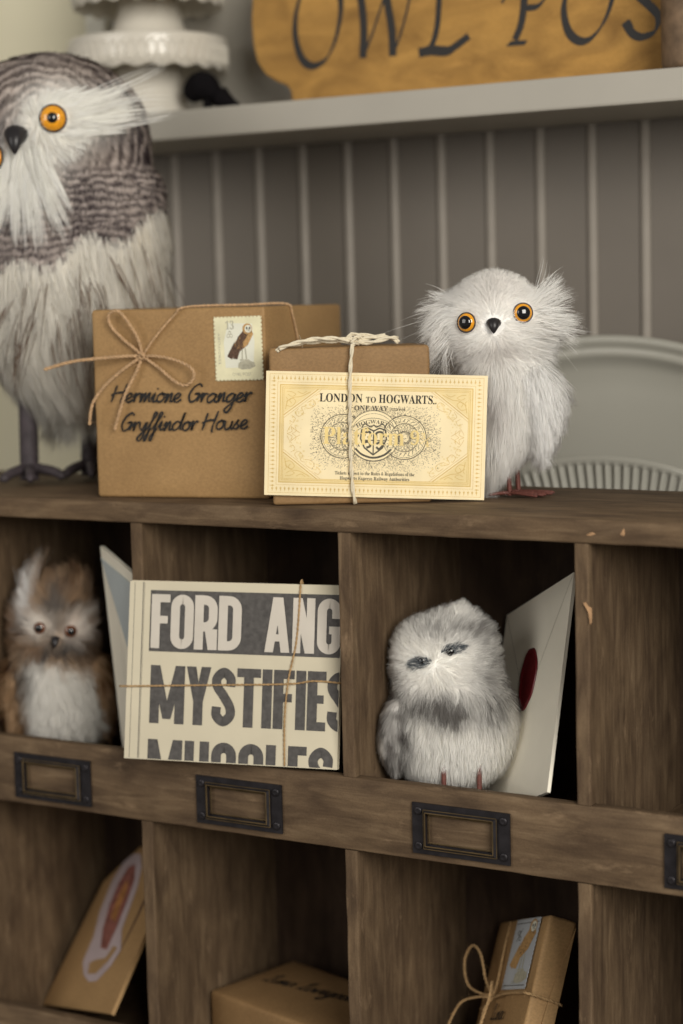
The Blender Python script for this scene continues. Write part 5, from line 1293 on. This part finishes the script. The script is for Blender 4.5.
    fur('long_wisp', data, 60000, o, s, lambda P, N: 62+0*P[:, 0], lambda P, N: np.stack([1+0*P[:, 0], -.1+0*P[:, 0], .016*(P[:, 2]-352)+.12], 1), wc, .9, seed=44, clump=7, clump_k=.9, lift=.25, jitter=.06, droop=.0, seg=9,
        keep=lambda P, N, rs: (((P[:, 0]-22)/22)**2+((P[:, 2]-358)/19)**2 < 1) & (P[:, 1] < 0) & (rs.rand(len(P)) < .12))
    fur('beard', data, 120000, o, s, lambda P, N: 26+24*smooth(331, 304, P[:, 2]), lambda P, N: np.stack([(P[:, 0]+40)*.018, -.15+0*P[:, 0], -1+0*P[:, 0]], 1), wc, .8, seed=37, clump=46, clump_k=.8, lift=.35, jitter=.06, seg=7,
        keep=lambda P, N, rs: (((P[:, 0]+37)/24)**2+((P[:, 2]-314)/20)**2 < 1) & (P[:, 1] < 0))
    fur('face_fluff', data, 120000, o, s, lambda P, N: 9+0*P[:, 0], lambda P, N: P-np.array([-22, -60, 348.]), wc, .7, seed=38, clump=160, clump_k=.5, lift=.4, jitter=.2, seg=4,
        keep=lambda P, N, rs: (((P[:, 0]+8)/30)**2+((P[:, 2]-346)/30)**2 < 1) & (((P[:, 0]+8)**2+(P[:, 2]-354)**2) > 13**2) & (P[:, 1] < 0))
    y = front_y(prof, -8, 354); eye(o, s, (-8, y-4, 354), (-.12, -1, .02), 12.2, pr=.48, label='large amber glass eye')
    y = front_y(prof, -72, 338); eye(o, s, (-68, front_y(prof, -68, 320)-2, 320), (-.7, -1, 0), 13.5, pr=.48, label='large amber glass eye')
    beak(o, s, (-43, front_y(prof, -43, 338)-3, 340), (-.15, -1, -.1), 19, 26, 12)
    for k, (fx, fy) in enumerate(((-46, -4), (15, 24))):
        bird_leg(o, s, (fx+2, fy, 112), (fx, fy, 4), 9.8, (math.radians(-35), math.radians(2), math.radians(50), math.radians(170)), 46, 'grey_leg', toe_r=.62, bumps=.05)
    return o
large_owl()

# ------------------------------------------------------------------ light and camera
def area(name, loc, target, size, energy, col):
    l = bpy.data.lights.new(name, 'AREA'); l.shape = 'RECTANGLE'; l.size, l.size_y = size; l.energy = energy; l.color = col
    o = bpy.data.objects.new(name, l); C.objects.link(o); o.location = loc
    o.rotation_euler = (Vector(target)-Vector(loc)).to_track_quat('-Z', 'Y').to_euler(); return o
area('window_light', (1.62, -1.40, .72), (0, 0, -.05), (1.1, 1.2), 47, (1.0, .955, .87))
area('left_fill_light', (-.9, -2.1, .7), (0, 0, 0), (1.2, 1.2), 14, (1.0, .96, .90))  # added fill from the front left, stands for no real window
w = bpy.data.worlds.new('World'); bpy.context.scene.world = w; w.use_nodes = True
bg = w.node_tree.nodes['Background']; bg.inputs[0].default_value = (1, .94, .84, 1); bg.inputs[1].default_value = .15

cam = bpy.data.cameras.new('Camera'); co = bpy.data.objects.new('Camera', cam); C.objects.link(co)
cam.sensor_fit = 'VERTICAL'; cam.sensor_height = 36; cam.sensor_width = 24; cam.lens = FPX/1024*36
m = Matrix.Identity(4)
for i in range(3): m[i][0] = RW[0][i]; m[i][1] = -RW[1][i]; m[i][2] = -RW[2][i]; m[i][3] = CAM[i]
co.matrix_world = m
cam.clip_start = .05; cam.clip_end = 20
cam.dof.use_dof = True; cam.dof.focus_distance = 1.165; cam.dof.aperture_fstop = cam.lens/19.0; cam.dof.aperture_blades = 9
sc = bpy.context.scene; sc.camera = co
vs = sc.view_settings; sc.display_settings.display_device = 'sRGB'
vs.view_transform = 'Standard'; vs.look = 'None'; vs.exposure = 0; vs.gamma = 1; vs.use_curve_mapping = False
sc.cycles.max_bounces = 24; sc.cycles.diffuse_bounces = 24; sc.cycles.transmission_bounces = 24; sc.cycles.use_denoising = True
